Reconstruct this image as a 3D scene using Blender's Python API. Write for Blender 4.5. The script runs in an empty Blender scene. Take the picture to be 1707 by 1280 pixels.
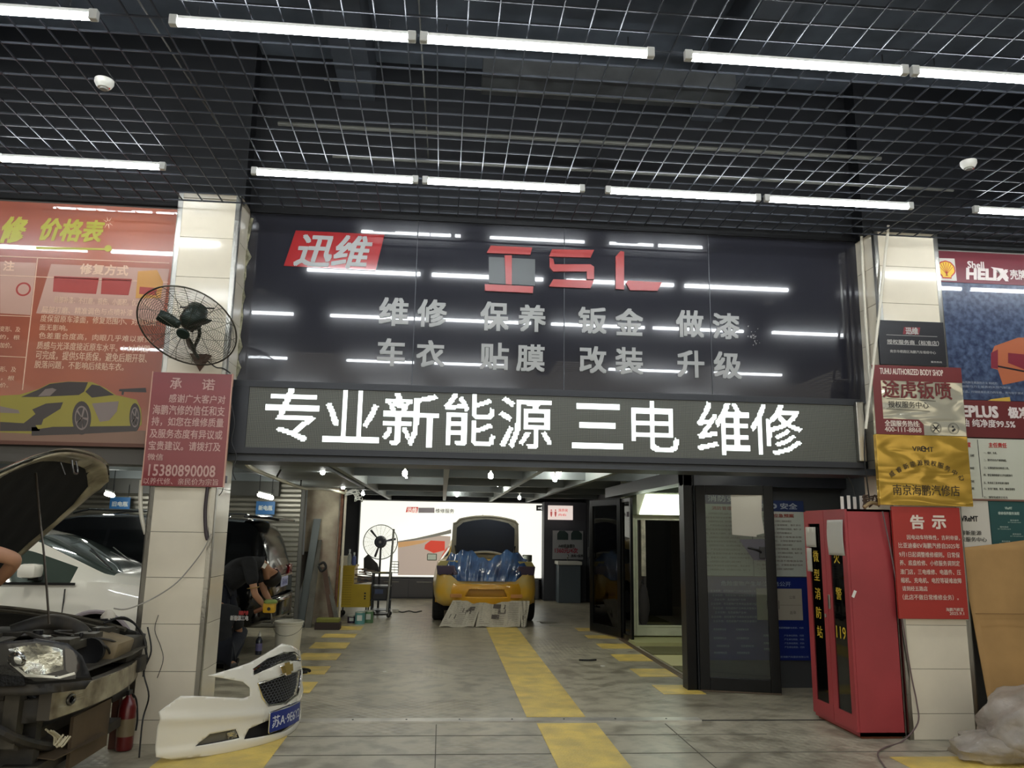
import bpy, bmesh, math, random
import numpy as np
from mathutils import Vector, Matrix
from mathutils.geometry import delaunay_2d_cdt
random.seed(7)
sc = bpy.context.scene
C = sc.collection
# ------------------------------------------------------------------ camera
FPX, CX, CY, EYE = 1310.0, 853.5, 640.0, 1.6
def axes():
    vd = Vector((737-CX, -(883-CY), -FPX)).normalized()
    p = math.atan(245/FPX); r = math.radians(0.95)
    vu = Vector((math.sin(r)*math.cos(p), math.cos(r)*math.cos(p), -math.sin(p)))
    vu = (vu-vd*vu.dot(vd)).normalized()
    return vd.cross(vu), vd, vu
AX = axes()
RW = Matrix((AX[0], AX[1], AX[2]))
cam = bpy.data.cameras.new('camera'); cam.sensor_width = 36; cam.sensor_fit = 'HORIZONTAL'
cam.lens = FPX/1707*36; cam.clip_start = .05; cam.clip_end = 200
camo = bpy.data.objects.new('camera', cam); C.objects.link(camo)
camo.matrix_world = Matrix.Translation((0, 0, EYE)) @ RW.to_4x4()
sc.camera = camo
def ray(px, py): return RW @ Vector((px-CX, -(py-CY), -FPX))
def P(px, py, Y):          # the point of the vertical plane y = Y measured in the photograph at (px, py)
    r = ray(px, py); r = r*(Y/r.y); return Vector((r.x, Y, r.z+EYE))
def PZ(px, py, Z=0.0):
    r = ray(px, py); r = r*((Z-EYE)/r.z); return Vector((r.x, r.y, Z))
# ------------------------------------------------------------------ world and exposure
w = bpy.data.worlds.new('world'); sc.world = w; w.use_nodes = True
w.node_tree.nodes['Background'].inputs[0].default_value = (.95, .88, .72, 1)
w.node_tree.nodes['Background'].inputs[1].default_value = .44
vs = sc.view_settings
sc.display_settings.display_device = 'sRGB'
vs.view_transform = 'Standard'; vs.look = 'None'; vs.gamma = 1; vs.use_curve_mapping = False; vs.exposure = 1.3
TUBE_E = 20.0
sc.cycles.use_denoising = True
sc.cycles.max_bounces = 7; sc.cycles.diffuse_bounces = 3; sc.cycles.glossy_bounces = 4; sc.cycles.transmission_bounces = 6
sc.cycles.transparent_max_bounces = 12
sc.cycles.sample_clamp_indirect = 6.0
# ------------------------------------------------------------------ materials
def lin(c):
    return tuple((x/255/12.92 if x/255 <= .04045 else ((x/255+.055)/1.055)**2.4) for x in c)
MATS = {}
def M(name, col=(128, 128, 128), r=.5, m=0.0, e=0.0, coat=0.0, nz=None, bp=None, al=1.0, tr=0.0, spec=None, cr=.03):
    if name in MATS: return MATS[name]
    t = bpy.data.materials.new(name); t.use_nodes = True; MATS[name] = t
    n = t.node_tree; b = n.nodes['Principled BSDF']; I = b.inputs
    c = lin(col)+(1,)
    I['Base Color'].default_value = c; I['Roughness'].default_value = r; I['Metallic'].default_value = m
    I['Coat Weight'].default_value = coat; I['Coat Roughness'].default_value = cr
    I['Alpha'].default_value = al; I['Transmission Weight'].default_value = tr
    if spec is not None: I['Specular IOR Level'].default_value = spec
    if e:
        I['Emission Color'].default_value = c; I['Emission Strength'].default_value = e
    if nz:
        tc = n.nodes.new('ShaderNodeTexCoord'); x = n.nodes.new('ShaderNodeTexNoise')
        x.inputs['Scale'].default_value = nz[0]; x.inputs['Detail'].default_value = 6
        n.links.new(tc.outputs['Object'], x.inputs['Vector'])
        rp = n.nodes.new('ShaderNodeValToRGB')
        d = nz[1]; cc = lin(col); c2 = lin(nz[2]) if len(nz) > 2 else tuple(v*(1-d) for v in cc)
        rp.color_ramp.elements[0].position = .35; rp.color_ramp.elements[0].color = c2+(1,)
        rp.color_ramp.elements[1].position = .65; rp.color_ramp.elements[1].color = tuple(min(1, v*(1+d*.4)) for v in cc)+(1,)
        n.links.new(x.outputs['Fac'], rp.inputs['Fac']); n.links.new(rp.outputs['Color'], I['Base Color'])
    if bp:
        tc = n.nodes.new('ShaderNodeTexCoord'); x = n.nodes.new('ShaderNodeTexNoise')
        x.inputs['Scale'].default_value = bp[0]; x.inputs['Detail'].default_value = 5
        mp = n.nodes.new('ShaderNodeMapping'); mp.inputs['Scale'].default_value = bp[2] if len(bp) > 2 else (1, 1, 1)
        n.links.new(tc.outputs['Object'], mp.inputs['Vector']); n.links.new(mp.outputs['Vector'], x.inputs['Vector'])
        bu = n.nodes.new('ShaderNodeBump'); bu.inputs['Strength'].default_value = bp[1]; bu.inputs['Distance'].default_value = .02
        n.links.new(x.outputs['Fac'], bu.inputs['Height']); n.links.new(bu.outputs['Normal'], I['Normal'])
    return t
def G(name, tint=(235, 240, 238), refl=.12, rough=.02):     # thin pane: see-through with a mirror sheen
    if name in MATS: return MATS[name]
    t = bpy.data.materials.new(name); t.use_nodes = True; MATS[name] = t; n = t.node_tree; n.nodes.clear(); N = n.nodes.new; L = n.links.new
    o = N('ShaderNodeOutputMaterial'); mx = N('ShaderNodeMixShader'); a = N('ShaderNodeBsdfTransparent'); g = N('ShaderNodeBsdfGlossy'); f = N('ShaderNodeFresnel'); m = N('ShaderNodeMath'); m.operation = 'ADD'; m.inputs[1].default_value = refl-.04
    f.inputs['IOR'].default_value = 1.45; a.inputs['Color'].default_value = lin(tint)+(1,); g.inputs['Roughness'].default_value = rough
    L(f.outputs[0], m.inputs[0]); L(m.outputs[0], mx.inputs[0]); L(a.outputs[0], mx.inputs[1]); L(g.outputs[0], mx.inputs[2]); L(mx.outputs[0], o.inputs[0]); return t
# ------------------------------------------------------------------ mesh builder
FONTC = {}
def glyphs(s, off=0.0):
    k = (s, off)
    if k in FONTC: return FONTC[k]
    c = bpy.data.curves.new('t', 'FONT'); c.body = s; c.size = 1; c.resolution_u = 2; c.offset = off
    o = bpy.data.objects.new('t', c); C.objects.link(o)
    dg = bpy.context.evaluated_depsgraph_get(); dg.update()
    me = bpy.data.meshes.new_from_object(o.evaluated_get(dg))
    vv = [(v.co.x, v.co.y) for v in me.vertices]; ff = [tuple(p.vertices) for p in me.polygons]
    bpy.data.objects.remove(o); bpy.data.curves.remove(c); bpy.data.meshes.remove(me)
    FONTC[k] = (vv, ff); return FONTC[k]
def catmull(pts, n=8, closed=False):
    pts = [Vector(p) for p in pts]; out = []; N = len(pts)
    if N < 3: return pts
    for i in range(N if closed else N-1):
        g = lambda j: pts[j % N] if closed else pts[max(0, min(N-1, j))]
        a, b, c, d = g(i-1), g(i), g(i+1), g(i+2)
        for k in range(n):
            t = k/n
            out.append(.5*((2*b)+(c-a)*t+(2*a-5*b+4*c-d)*t*t+(3*b-a-3*c+d)*t**3))
    if not closed: out.append(pts[-1])
    return out
class B:
    def __init__(s): s.v = []; s.f = []; s.mi = []; s.m = 0
    def add(s, v, f):
        o = len(s.v); s.v += [tuple(p) for p in v]; s.f += [tuple(i+o for i in q) for q in f]; s.mi += [s.m]*len(f); return s
    def box(s, x0, x1, y0, y1, z0, z1, T=None):
        v = [Vector((x, y, z)) for x in (x0, x1) for y in (y0, y1) for z in (z0, z1)]
        if T: v = [T @ p for p in v]
        return s.add(v, [(0, 1, 3, 2), (4, 6, 7, 5), (0, 4, 5, 1), (2, 3, 7, 6), (0, 2, 6, 4), (1, 5, 7, 3)])
    def bbox(s, x0, x1, y0, y1, z0, z1, b=.01, T=None):      # box with chamfered edges
        v = []
        xs, ys, zs = (x0, x1), (y0, y1), (z0, z1)
        bm = bmesh.new(); bmesh.ops.create_cube(bm, size=1)
        for q in bm.verts: q.co = Vector(((x0+x1)/2+q.co.x*(x1-x0), (y0+y1)/2+q.co.y*(y1-y0), (z0+z1)/2+q.co.z*(z1-z0)))
        bmesh.ops.bevel(bm, geom=bm.edges[:], offset=b, segments=2, affect='EDGES', profile=.6)
        bm.verts.ensure_lookup_table()
        vv = [q.co.copy() for q in bm.verts]; ff = [[q.index for q in f.verts] for f in bm.faces]; bm.free()
        if T: vv = [T @ p for p in vv]
        return s.add(vv, ff)
    def cyl(s, a, b, r, r2=None, n=16, cap=True):
        a = Vector(a); b = Vector(b); r2 = r if r2 is None else r2
        d = (b-a).normalized(); u = d.orthogonal().normalized(); w_ = d.cross(u)
        v = []
        for c, rr in ((a, r), (b, r2)):
            for i in range(n):
                t = 2*math.pi*i/n; v.append(c+(u*math.cos(t)+w_*math.sin(t))*rr)
        f = [(i, (i+1) % n, n+(i+1) % n, n+i) for i in range(n)]
        if cap: f += [tuple(range(n))[::-1], tuple(range(n, 2*n))]
        return s.add(v, f)
    def tube(s, pts, r, n=8, closed=False, smooth=0):
        pts = [Vector(p) for p in pts]
        if smooth: pts = catmull(pts, smooth, closed)
        N = len(pts); v = []; u = None
        for i, p in enumerate(pts):
            if closed: d = pts[(i+1) % N]-pts[i-1]
            else: d = pts[min(i+1, N-1)]-pts[max(i-1, 0)]
            d = d.normalized() if d.length > 1e-9 else Vector((0, 0, 1))
            u = d.orthogonal().normalized() if u is None else (u-d*u.dot(d)).normalized()
            w_ = d.cross(u)
            rr = r(i/(N-1)) if callable(r) else r
            for k in range(n):
                t = 2*math.pi*k/n; v.append(p+(u*math.cos(t)+w_*math.sin(t))*rr)
        f = []
        for i in range(N if closed else N-1):
            j = (i+1) % N
            for k in range(n): f.append((i*n+k, i*n+(k+1) % n, j*n+(k+1) % n, j*n+k))
        if not closed: f += [tuple(range(n))[::-1], tuple(range((N-1)*n, N*n))]
        return s.add(v, f)
    def lathe(s, prof, T=None, n=24, cap=True):         # prof: (r, z) about local z
        v = []; T = T or Matrix(); cap = cap and any(abs(q[1]-prof[0][1]) > 1e-6 for q in prof)
        if not isinstance(T, Matrix): T = Matrix.Translation(T)
        for r, z in prof:
            for i in range(n):
                t = 2*math.pi*i/n; v.append(T @ Vector((r*math.cos(t), r*math.sin(t), z)))
        f = []
        for j in range(len(prof)-1):
            for i in range(n): f.append((j*n+i, j*n+(i+1) % n, (j+1)*n+(i+1) % n, (j+1)*n+i))
        if cap and prof[0][0] > 1e-4: f.append(tuple(range(n))[::-1])
        if cap and prof[-1][0] > 1e-4: f.append(tuple(range((len(prof)-1)*n, len(prof)*n)))
        return s.add(v, f)
    def poly(s, pts): return s.add(pts, [tuple(range(len(pts)))])
    def ext(s, pts, fn, d0, d1):              # 2D outline, fn(a, b, d) -> point
        n = len(pts); v = [fn(a, b, d0) for a, b in pts]+[fn(a, b, d1) for a, b in pts]
        return s.add(v, [tuple(range(n)), tuple(range(n, 2*n))[::-1]]+[(i, n+i, n+(i+1) % n, (i+1) % n) for i in range(n)])
    def prY(s, pts, y0, y1): return s.ext(pts, lambda a, b, d: (a, d, b), y0, y1)
    def prX(s, pts, x0, x1): return s.ext(pts, lambda a, b, d: (d, a, b), x0, x1)
    def text(s, t, cx, cz, w_=None, h=None, y=0, off=0.0, shear=0.0, fn=None):
        vv, ff = glyphs(t, 0.0)
        if not vv: return s
        a = np.array(vv); lo = a.min(0); hi = a.max(0); d = hi-lo
        sx = w_/d[0] if w_ else (h/d[1]); sz = h/d[1] if h else sx
        if not w_: sx = sz
        q = (a-(lo+hi)/2)*[sx, sz]; q[:, 0] += q[:, 1]*shear
        fn = fn or (lambda X, Z: (X, y, Z))
        o = off*sz; f0 = Vector(fn(cx, cz)); nn = (Vector(fn(cx+1e-3, cz))-f0).cross(Vector(fn(cx, cz+1e-3))-f0).normalized(); k = -1
        for dx, dz in ([(0, 0)] if not o else [(-o, 0), (o, 0), (0, 0)] if off < .013 else [(-o, -o), (-o, o), (o, -o), (o, o), (0, 0)]):
            k += 1; s.add([Vector(fn(cx+p[0]+dx, cz+p[1]+dz))+nn*(k*.0005) for p in q], ff)
        return s
    def sheet(s, outer, holes, step, fn):     # outline with holes, filled by a fine triangle net, mapped by fn(u, v)
        def dens(poly):
            o = []
            for i in range(len(poly)):
                a = Vector(poly[i]); b = Vector(poly[(i+1) % len(poly)]); k = max(1, int((b-a).length/step))
                o += [a+(b-a)*j/k for j in range(k)]
            return o
        loops = [dens(outer)]+[dens(h) for h in holes]
        pts = []; edges = []
        for L in loops:
            o = len(pts); pts += L; edges += [(o+i, o+(i+1) % len(L)) for i in range(len(L))]
        def inside(p, L):
            c = False; j = len(L)-1
            for i in range(len(L)):
                if (L[i][1] > p[1]) != (L[j][1] > p[1]) and p[0] < (L[j][0]-L[i][0])*(p[1]-L[i][1])/(L[j][1]-L[i][1])+L[i][0]: c = not c
                j = i
            return c
        ok = lambda p: inside(p, loops[0]) and not any(inside(p, h) for h in loops[1:])
        xs = [p[0] for p in loops[0]]; ys = [p[1] for p in loops[0]]
        x = min(xs)+step/2
        while x < max(xs):
            yy = min(ys)+step/2
            while yy < max(ys):
                if ok((x, yy)) : pts.append(Vector((x, yy)))
                yy += step
            x += step
        r = delaunay_2d_cdt([Vector(p) for p in pts], edges, [], 0, 1e-5)
        V, F = r[0], r[2]
        F = [f for f in F if ok(sum((V[i] for i in f), Vector((0, 0)))/len(f))]
        return s.add([fn(p.x, p.y) for p in V], F)
WS = set()
def obj(name, b, m, parent=None, smooth=False, solid=0.0, bev=0.0, sub=0):
    me = bpy.data.meshes.new(name); me.from_pydata([tuple(v) for v in b.v], [], b.f)
    for x in (m if isinstance(m, (list, tuple)) else [m]): me.materials.append(x)
    if any(b.mi): me.polygons.foreach_set('material_index', b.mi)
    bm = bmesh.new(); bm.from_mesh(me)
    if smooth: bmesh.ops.remove_doubles(bm, verts=bm.verts, dist=1e-5)
    if not solid: bmesh.ops.recalc_face_normals(bm, faces=bm.faces)
    bm.to_mesh(me); bm.free()
    if smooth:
        me.polygons.foreach_set('use_smooth', [True]*len(me.polygons))
        me.set_sharp_from_angle(angle=math.radians(smooth if smooth is not True else 40))
    me.update()
    o = bpy.data.objects.new(name, me); C.objects.link(o)
    if solid:
        q = o.modifiers.new('solid', 'SOLIDIFY'); q.thickness = abs(solid); q.offset = -1 if solid > 0 else 1
    if bev:
        q = o.modifiers.new('bevel', 'BEVEL'); q.width = bev; q.segments = 2; q.limit_method = 'ANGLE'
    if sub:
        q = o.modifiers.new('sub', 'SUBSURF'); q.levels = q.render_levels = sub
    if parent:
        o.parent = parent
        if parent.name in WS: o.location = -parent.location
    return o
def tag(o, label, cat, group=None, kind=None):
    o['label'] = label; o['category'] = cat
    if group: o['group'] = group
    if kind: o['kind'] = kind
    return o
def thing(name, label, cat, loc=(0, 0, 0), rot=None, group=None):
    o = bpy.data.objects.new(name, None); C.objects.link(o); o.location = loc; o.empty_display_size = .1
    tag(o, label, cat, group)
    if rot is None: WS.add(o.name)
    else: o.rotation_euler = rot if isinstance(rot, (tuple, list)) else (0, 0, rot)
    return o
def struct(name, b, m, **k):
    o = obj(name, b, m, **k); o['kind'] = 'structure'; return o
def clone(root, loc, label=None, rot=None):
    r = root.copy(); C.objects.link(r); r.location = loc
    if label: r['label'] = label
    if rot is not None: r.rotation_euler = rot
    for ch in root.children:
        c = ch.copy(); C.objects.link(c); c.parent = r
        for g in ch.children:
            d = g.copy(); C.objects.link(d); d.parent = c
    return r
def stext(b, t, x0, y0, x1, y1, Y, off=0.0, shear=0.0, wd=True):   # lettering on the plane Y over the box measured in the photograph
    cx, cy = (x0+x1)/2, (y0+y1)/2
    c = P(cx, cy, Y); w_ = P(x1, cy, Y).x-P(x0, cy, Y).x; h = P(cx, y0, Y).z-P(cx, y1, Y).z
    return b.text(t, c.x, c.z, w_ if wd else None, h, Y, off, shear)
# ------------------------------------------------------------------ shared materials
white_e = M('tube_light', (244, 250, 255), e=TUBE_E)
tubecap = M('lamp_housing', (205, 205, 200), .4)
black_gl = M('black_glass', (38, 38, 44), .12, coat=.8, cr=.02, spec=.3)
alu = M('brushed_aluminium', (170, 168, 160), .28, m=1, bp=(60, .08))
steel = M('worn_steel', (120, 118, 112), .35, m=.9, nz=(8, .3))
dark = M('dark_metal', (34, 35, 38), .4, m=.3)
blackp = M('black_plastic', (22, 22, 23), .45)
rubber = M('rubber', (24, 24, 24), .75)
white_ink = M('white_ink', (214, 212, 205), .5)
black_ink = M('black_ink', (30, 30, 30), .6)
red_ink = M('red_ink', (190, 42, 40), .5)
chrome = M('chrome', (225, 225, 225), .08, m=1)
glass = M('clear_glass', (235, 240, 238), .02, tr=1.0, al=.35)
concrete = M('concrete', (156, 150, 134), .8, nz=(5, .35), bp=(25, .3))
plaster_dark = M('dark_grey_wall', (52, 55, 60), .7, nz=(3, .2))
# ------------------------------------------------------------------ floor
def floor_mat():
    t = bpy.data.materials.new('worn_floor'); t.use_nodes = True; n = t.node_tree; b = n.nodes['Principled BSDF']
    L = n.links.new; N = n.nodes.new
    tc = N('ShaderNodeTexCoord'); a = N('ShaderNodeTexNoise'); a.inputs['Scale'].default_value = .9; a.inputs['Detail'].default_value = 8
    mp = N('ShaderNodeMapping'); mp.inputs['Scale'].default_value = (1, .45, 1)
    L(tc.outputs['Object'], mp.inputs['Vector']); L(mp.outputs['Vector'], a.inputs['Vector'])
    r = N('ShaderNodeValToRGB'); e = r.color_ramp.elements
    e[0].position = .3; e[0].color = lin((142, 135, 116))+(1,); e[1].position = .7; e[1].color = lin((188, 180, 158))+(1,)
    L(a.outputs['Fac'], r.inputs['Fac'])
    c = N('ShaderNodeTexNoise'); c.inputs['Scale'].default_value = 5; c.inputs['Detail'].default_value = 9
    L(tc.outputs['Object'], c.inputs['Vector'])
    r2 = N('ShaderNodeValToRGB'); e = r2.color_ramp.elements; e[0].position = .36; e[0].color = (.45, .43, .4, 1); e[1].position = .55; e[1].color = (1, 1, 1, 1)
    L(c.outputs['Fac'], r2.inputs['Fac'])
    mx = N('ShaderNodeMix'); mx.data_type = 'RGBA'; mx.blend_type = 'MULTIPLY'; mx.inputs['Factor'].default_value = .75
    L(r.outputs['Color'], mx.inputs['A']); L(r2.outputs['Color'], mx.inputs['B']); L(mx.outputs['Result'], b.inputs['Base Color'])
    rr = N('ShaderNodeMapRange'); rr.inputs['To Min'].default_value = .2; rr.inputs['To Max'].default_value = .5
    L(c.outputs['Fac'], rr.inputs['Value']); L(rr.outputs['Result'], b.inputs['Roughness'])
    # raised chequer plate: short bars, alternate direction
    wv = N('ShaderNodeTexWave'); wv.inputs['Scale'].default_value = 5.5; wv.bands_direction = 'DIAGONAL'
    wv2 = N('ShaderNodeTexWave'); wv2.inputs['Scale'].default_value = 5.5; wv2.bands_direction = 'DIAGONAL'
    m2 = N('ShaderNodeMapping'); m2.inputs['Scale'].default_value = (-1, 1, 1)
    m3 = N('ShaderNodeMapping'); m3.inputs['Scale'].default_value = (1, 1, 1)
    L(tc.outputs['Object'], m2.inputs['Vector']); L(m2.outputs['Vector'], wv2.inputs['Vector'])
    L(tc.outputs['Object'], m3.inputs['Vector']); L(m3.outputs['Vector'], wv.inputs['Vector'])
    mu = N('ShaderNodeMath'); mu.operation = 'MAXIMUM'; L(wv.outputs['Fac'], mu.inputs[0]); L(wv2.outputs['Fac'], mu.inputs[1])
    bu = N('ShaderNodeBump'); bu.inputs['Strength'].default_value = .7; bu.inputs['Distance'].default_value = .007
    gz = N('ShaderNodeTexNoise'); gz.inputs['Scale'].default_value = .5; gz.inputs['Detail'].default_value = 3; L(tc.outputs['Object'], gz.inputs['Vector'])
    gr = N('ShaderNodeMapRange'); gr.inputs['From Min'].default_value = .48; gr.inputs['From Max'].default_value = .62; L(gz.outputs['Fac'], gr.inputs['Value'])
    gm = N('ShaderNodeMath'); gm.operation = 'MULTIPLY'; L(mu.outputs[0], gm.inputs[0]); L(gr.outputs['Result'], gm.inputs[1]); mu = gm
    ad = N('ShaderNodeMath'); ad.operation = 'ADD'; L(mu.outputs[0], ad.inputs[0]); L(c.outputs['Fac'], ad.inputs[1])
    L(ad.outputs[0], bu.inputs['Height']); L(bu.outputs['Normal'], b.inputs['Normal'])
    return t
floor = struct('floor', B().box(-12, 12, -6, 7.12, -.2, 0).box(-12, 12, 7.13, 14.9, -.2, 0).box(-12, 12, 14.91, 24, -.2, -.0), floor_mat())
yel = M('yellow_floor_paint', (224, 194, 96), .42, nz=(4, .2, (196, 170, 94)), bp=(60, .35))
def stripe(x0, x1, y0, y1, name='painted_stripe'):
    obj(name, B().box(x0, x1, y0, y1, 0, .004), yel, floor)

obj('painted_stripe', B().box(.85, 1.36, 3.6, 7.02, 0, .004), yel, floor)
obj('painted_stripe', B().box(.79, 1.31, 7.26, 13.75, 0, .004), yel, floor)
for y0, y1 in ((8.30, 8.86), (9.32, 9.83), (10.3, 10.83), (11.26, 11.83), (12.34, 12.76), (13.27, 13.75)):
    stripe(-1.74, -1.25, y0, y1, 'painted_dash')
for y0, y1 in ((8.23, 8.70), (9.2, 9.71), (10.28, 10.82), (11.36, 11.84), (12.41, 12.76), (13.3, 13.7)):
    stripe(2.29, 2.73, y0, y1, 'painted_dash')
stripe(-1.9, -1.15, 5.0, 6.65, 'painted_dash')
stripe(3.35, 4.6, 5.35, 5.95, 'painted_dash')
tr = struct('trim_threshold', B().box(-1.78, 2.3, 7.07, 7.19, 0, .012), M('threshold_metal', (196, 192, 180), .3, m=.45, nz=(3, .35)))
for i in range(9): obj('screw', B().cyl((-1.6+i*.45, 7.13, .012), (-1.6+i*.45, 7.13, .016), .008, n=8), dark, tr)
obj('expansion_joint', B().box(2.3, 4.9, 7.1, 7.125, -.0, .003), dark, floor)
obj('joint_line', B().box(-1.7, 2.7, 6.63, 6.64, 0, .002).box(-1.7, 4, 6.1, 6.11, 0, .002)  .box(.0, .007, 4.9, 7.0, 0, .002).box(1.95, 1.958, 5.0, 7.0, 0, .002), M('joint_grey', (84, 80, 70), .8), floor)
# ------------------------------------------------------------------ walls
blackwall = M('black_wall_paint', (22, 24, 28), .55, nz=(2, .2))
struct('wall_header', B().box(-1.8, 3.8, 6.78, 7.05, 2.2, 5.9).box(-2.29, -1.8, 6.6, 7.05, 4.37, 5.9).box(3.8, 4.43, 6.6, 7.05, 4.33, 5.9), blackwall)
struct('wall_upper_left', B().box(-12, -2.29, 6.6, 6.8, 4.3, 5.9), blackwall); struct('wall_upper_right', B().box(4.43, 12, 6.6, 6.8, 4.27, 5.9), blackwall)
struct('wall_left', B().box(-12, -2.28, 6.64, 6.8, 2.2, 4.3), M('grey_header_wall', (66, 62, 58), .7))
struct('wall_right', B().box(4.42, 12, 6.67, 6.8, 0, 4.27), M('grey_side_wall', (120, 118, 112), .7))
struct('wall_back', B().box(-12, 12, 19.6, 19.8, 0, 3), M('back_wall', (62, 62, 66), .6, nz=(1.5, .2)))
struct('wall_inner_left', B().box(-2.62, -2.5, 14.45, 19.58, 0, 2.5), M('inner_left_grey', (104, 110, 116), .7))
struct('wall_inner_right', B().box(3.45, 3.6, 12.7, 19.6, 0, 2.6), plaster_dark)
struct('wall_poster', B().box(2.78, 4.6, 8.56, 8.7, 0, 2.6), M('notice_wall', (66, 68, 70), .6))
struct('wall_far_left', B().box(-12.1, -12, -6, 20, 0, 6), plaster_dark)
struct('wall_far_right', B().box(12, 12.1, -6, 20, 0, 6), plaster_dark)
struct('wall_cabinet_side', B().box(4.45, 4.55, 6.8, 8.56, 0, 2.6), plaster_dark)
# upper slab above the open grid
slab = struct('ceiling_slab', B().box(-12, 12, -6, 6.8, 5.9, 6.0), M('slab_paint', (84, 91, 100), .8, nz=(3, .3)))
bm_ = M('slab_beam', (62, 67, 74), .8)
for x in (-7.5, -4.2, -.9, 2.4, 5.7, 9.0): obj('beam', B().box(x-.15, x+.15, -6, 6.8, 5.5, 5.9), bm_, slab)
for y in (-2.0, 1.2, 4.4): obj('beam', B().box(-12, 12, y-.12, y+.12, 5.6, 5.9), bm_, slab)
pipem = M('pale_pipe', (84, 84, 78), .5)
for (x0, x1, y, z, r) in ((-1.4, 3.6, 5.9, 4.75, .018), (-1.0, 4.4, 6.15, 4.62, .014), (-1.0, 2.4, 5.55, 4.95, .012)):
    obj('conduit', B().cyl((x0, y, z), (x1, y, z), r, n=8), pipem, slab)
obj('duct', B().box(.2, 2.2, 5.5, 5.8, 5.05, 5.2).box(4.4, 8, 4.0, 4.9, 4.75, 4.95), M('duct_metal', (58, 60, 60), .6, nz=(6, .4)), slab)
obj('hanger_rod', B().cyl((-.28, 1.0, 4.75), (-.22, 6.4, 4.75), .006, n=6).cyl((-2.1, 2.0, 4.8), (-1.9, 6.4, 4.8), .006, n=6), pipem, slab)
# open-cell grid: every blade its own piece
blade = M('black_grid_blade', (48, 51, 57), .42, m=.3)
GZ0, GZ1, CELL = 4.28, 4.292, .165
grid = bpy.data.objects.new('ceiling_grid', None); C.objects.link(grid); grid['kind'] = 'structure'
my = B().box(-.003, .003, -5.9, 6.47, GZ0, GZ1); mesh_y = None
def inst(name, src, loc):
    o = bpy.data.objects.new(name, src.data); C.objects.link(o); o.location = loc; o.parent = src.parent; return o
s0 = obj('grid_blade', my, blade, grid); n_ = 0
xx = -8.2
s0.location.x = xx
while xx < 9.3:
    xx += CELL; inst('grid_blade', s0, (xx, 0, 0))
s1 = obj('grid_blade', B().box(-8.3, 9.4, -.003, .003, GZ0, GZ1), blade, grid); yy = -5.95; s1.location.y = yy
while yy < 6.42:
    yy += CELL; inst('grid_blade', s1, (0, yy, 0))
bits = M('pale_tape', (190, 188, 170), .6)
# ------------------------------------------------------------------ tube lamps
def tube_lamp(x0, x1, y, z, label, group='tube lamps under the grid ceiling', up=True):
    t = thing('tube_lamp', label, 'lamp', ((x0+x1)/2, y, z), None, group)
    obj('diffuser', B().cyl((x0, y, z), (x1, y, z), .019, n=10), white_e, t)
    obj('housing', B().box(x0-.03, x1+.03, y-.013, y+.013, z+.018, z+.036), tubecap, t)
    obj('end_cap', B().bbox(x0-.045, x0, y-.018, y+.018, z-.018, z+.04, .006), tubecap, t)
    obj('end_cap', B().bbox(x1, x1+.045, y-.018, y+.018, z-.018, z+.04, .006), tubecap, t)
    if up: obj('hanger', B().cyl((x0+.1, y, z+.055), (x0+.1, y, 4.3), .004, n=6).cyl((x1-.1, y, z+.055), (x1-.1, y, 4.3), .004, n=6), dark, t)
    return t
pos = ['above the left pillar and beyond', 'first right of the left pillar', 'second right of the left pillar', 'third from the left pillar', 'fourth from the left pillar', 'over the right pillar', 'beyond the right pillar', 'far beyond']
front = {'A': ['at the top left corner of the photo', 'over the left end of the black fascia', 'middle one above the red letters', 'right one above the tailgate lane', 'at the right edge of the photo', 'outside']}
ROWS = {5.63: [(-3.28, -2.17), (-1.46, -.31), (-.19, .97), (1.22, 2.37), (2.49, 3.63), (4.23, 5.4), (5.5, 6.7), (-4.7, -3.5)],
        3.86: [(-3.1, -1.92), (-1.47, -.27), (-.16, 1.04), (1.30, 2.51), (2.62, 3.82), (4.2, 5.4)],
        1.2: [(-4.9, -3.7), (-3.6, -2.5), (-1.58, -.53), (-.27, .95), (2.6, 3.9), (4.35, 5.5)],
        -3.0: [(-3.4, -2.2), (-1.6, -.4), (.1, 1.3), (2.0, 3.2), (4.2, 5.5)], -4.9: [(-3.4, -2.2), (-1.6, -.4), (.1, 1.3), (2.0, 3.2), (4.2, 5.5)],
        -1.1: [(-3.4, -2.3), (-1.6, -.4), (.1, 1.3), (4.2, 5.5)]}
LB = ['long lit tube lamp reaching over the orange price poster', 'lit tube lamp just right of the left pillar, far row', 'lit tube lamp above the left half of the black fascia, far row',
      'lit tube lamp right of the middle of the far row', 'fourth lit tube lamp right of the left pillar, far row', 'lit tube lamp cut by the right photo edge, far row', 'lit tube lamp beyond the right photo edge, far row', 'lit tube lamp beyond the left photo edge, far row']
LA = ['lit tube lamp cut by the top left photo corner, near row', 'leftmost full lit tube lamp of the near row', 'second full lit tube lamp of the near row', 'third full lit tube lamp of the near row',
      'lit tube lamp cut by the right photo edge, near row', 'lit tube lamp outside the right photo edge, near row']
for y, segs in ROWS.items():
    for i, (a, c) in enumerate(segs):
        if y == 5.63: lab = LB[i]
        elif y == 3.86: lab = LA[i]
        else: lab = 'lit tube lamp of the rows over the camera, seen only as a reflection'
        tube_lamp(a, c, y, 4.2, lab)
for i, (a, c) in enumerate([(-1.2, -.01), (.05, .12), (.52, 1.81), (2.16, 2.77), (2.84, 3.46)]):
    tube_lamp(a, c, 3.4, 5.5, 'lit tube lamp above the open grid, seen only as a reflection', 'tube lamps above the open grid', up=False)
for i, (a, c) in enumerate([(-5.0, -3.8), (-3.75, -2.9)]):
    tube_lamp(a, c, 3.4, 5.5, 'lit tube lamp above the open grid, seen only as a reflection', 'tube lamps above the open grid', up=False)
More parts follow.
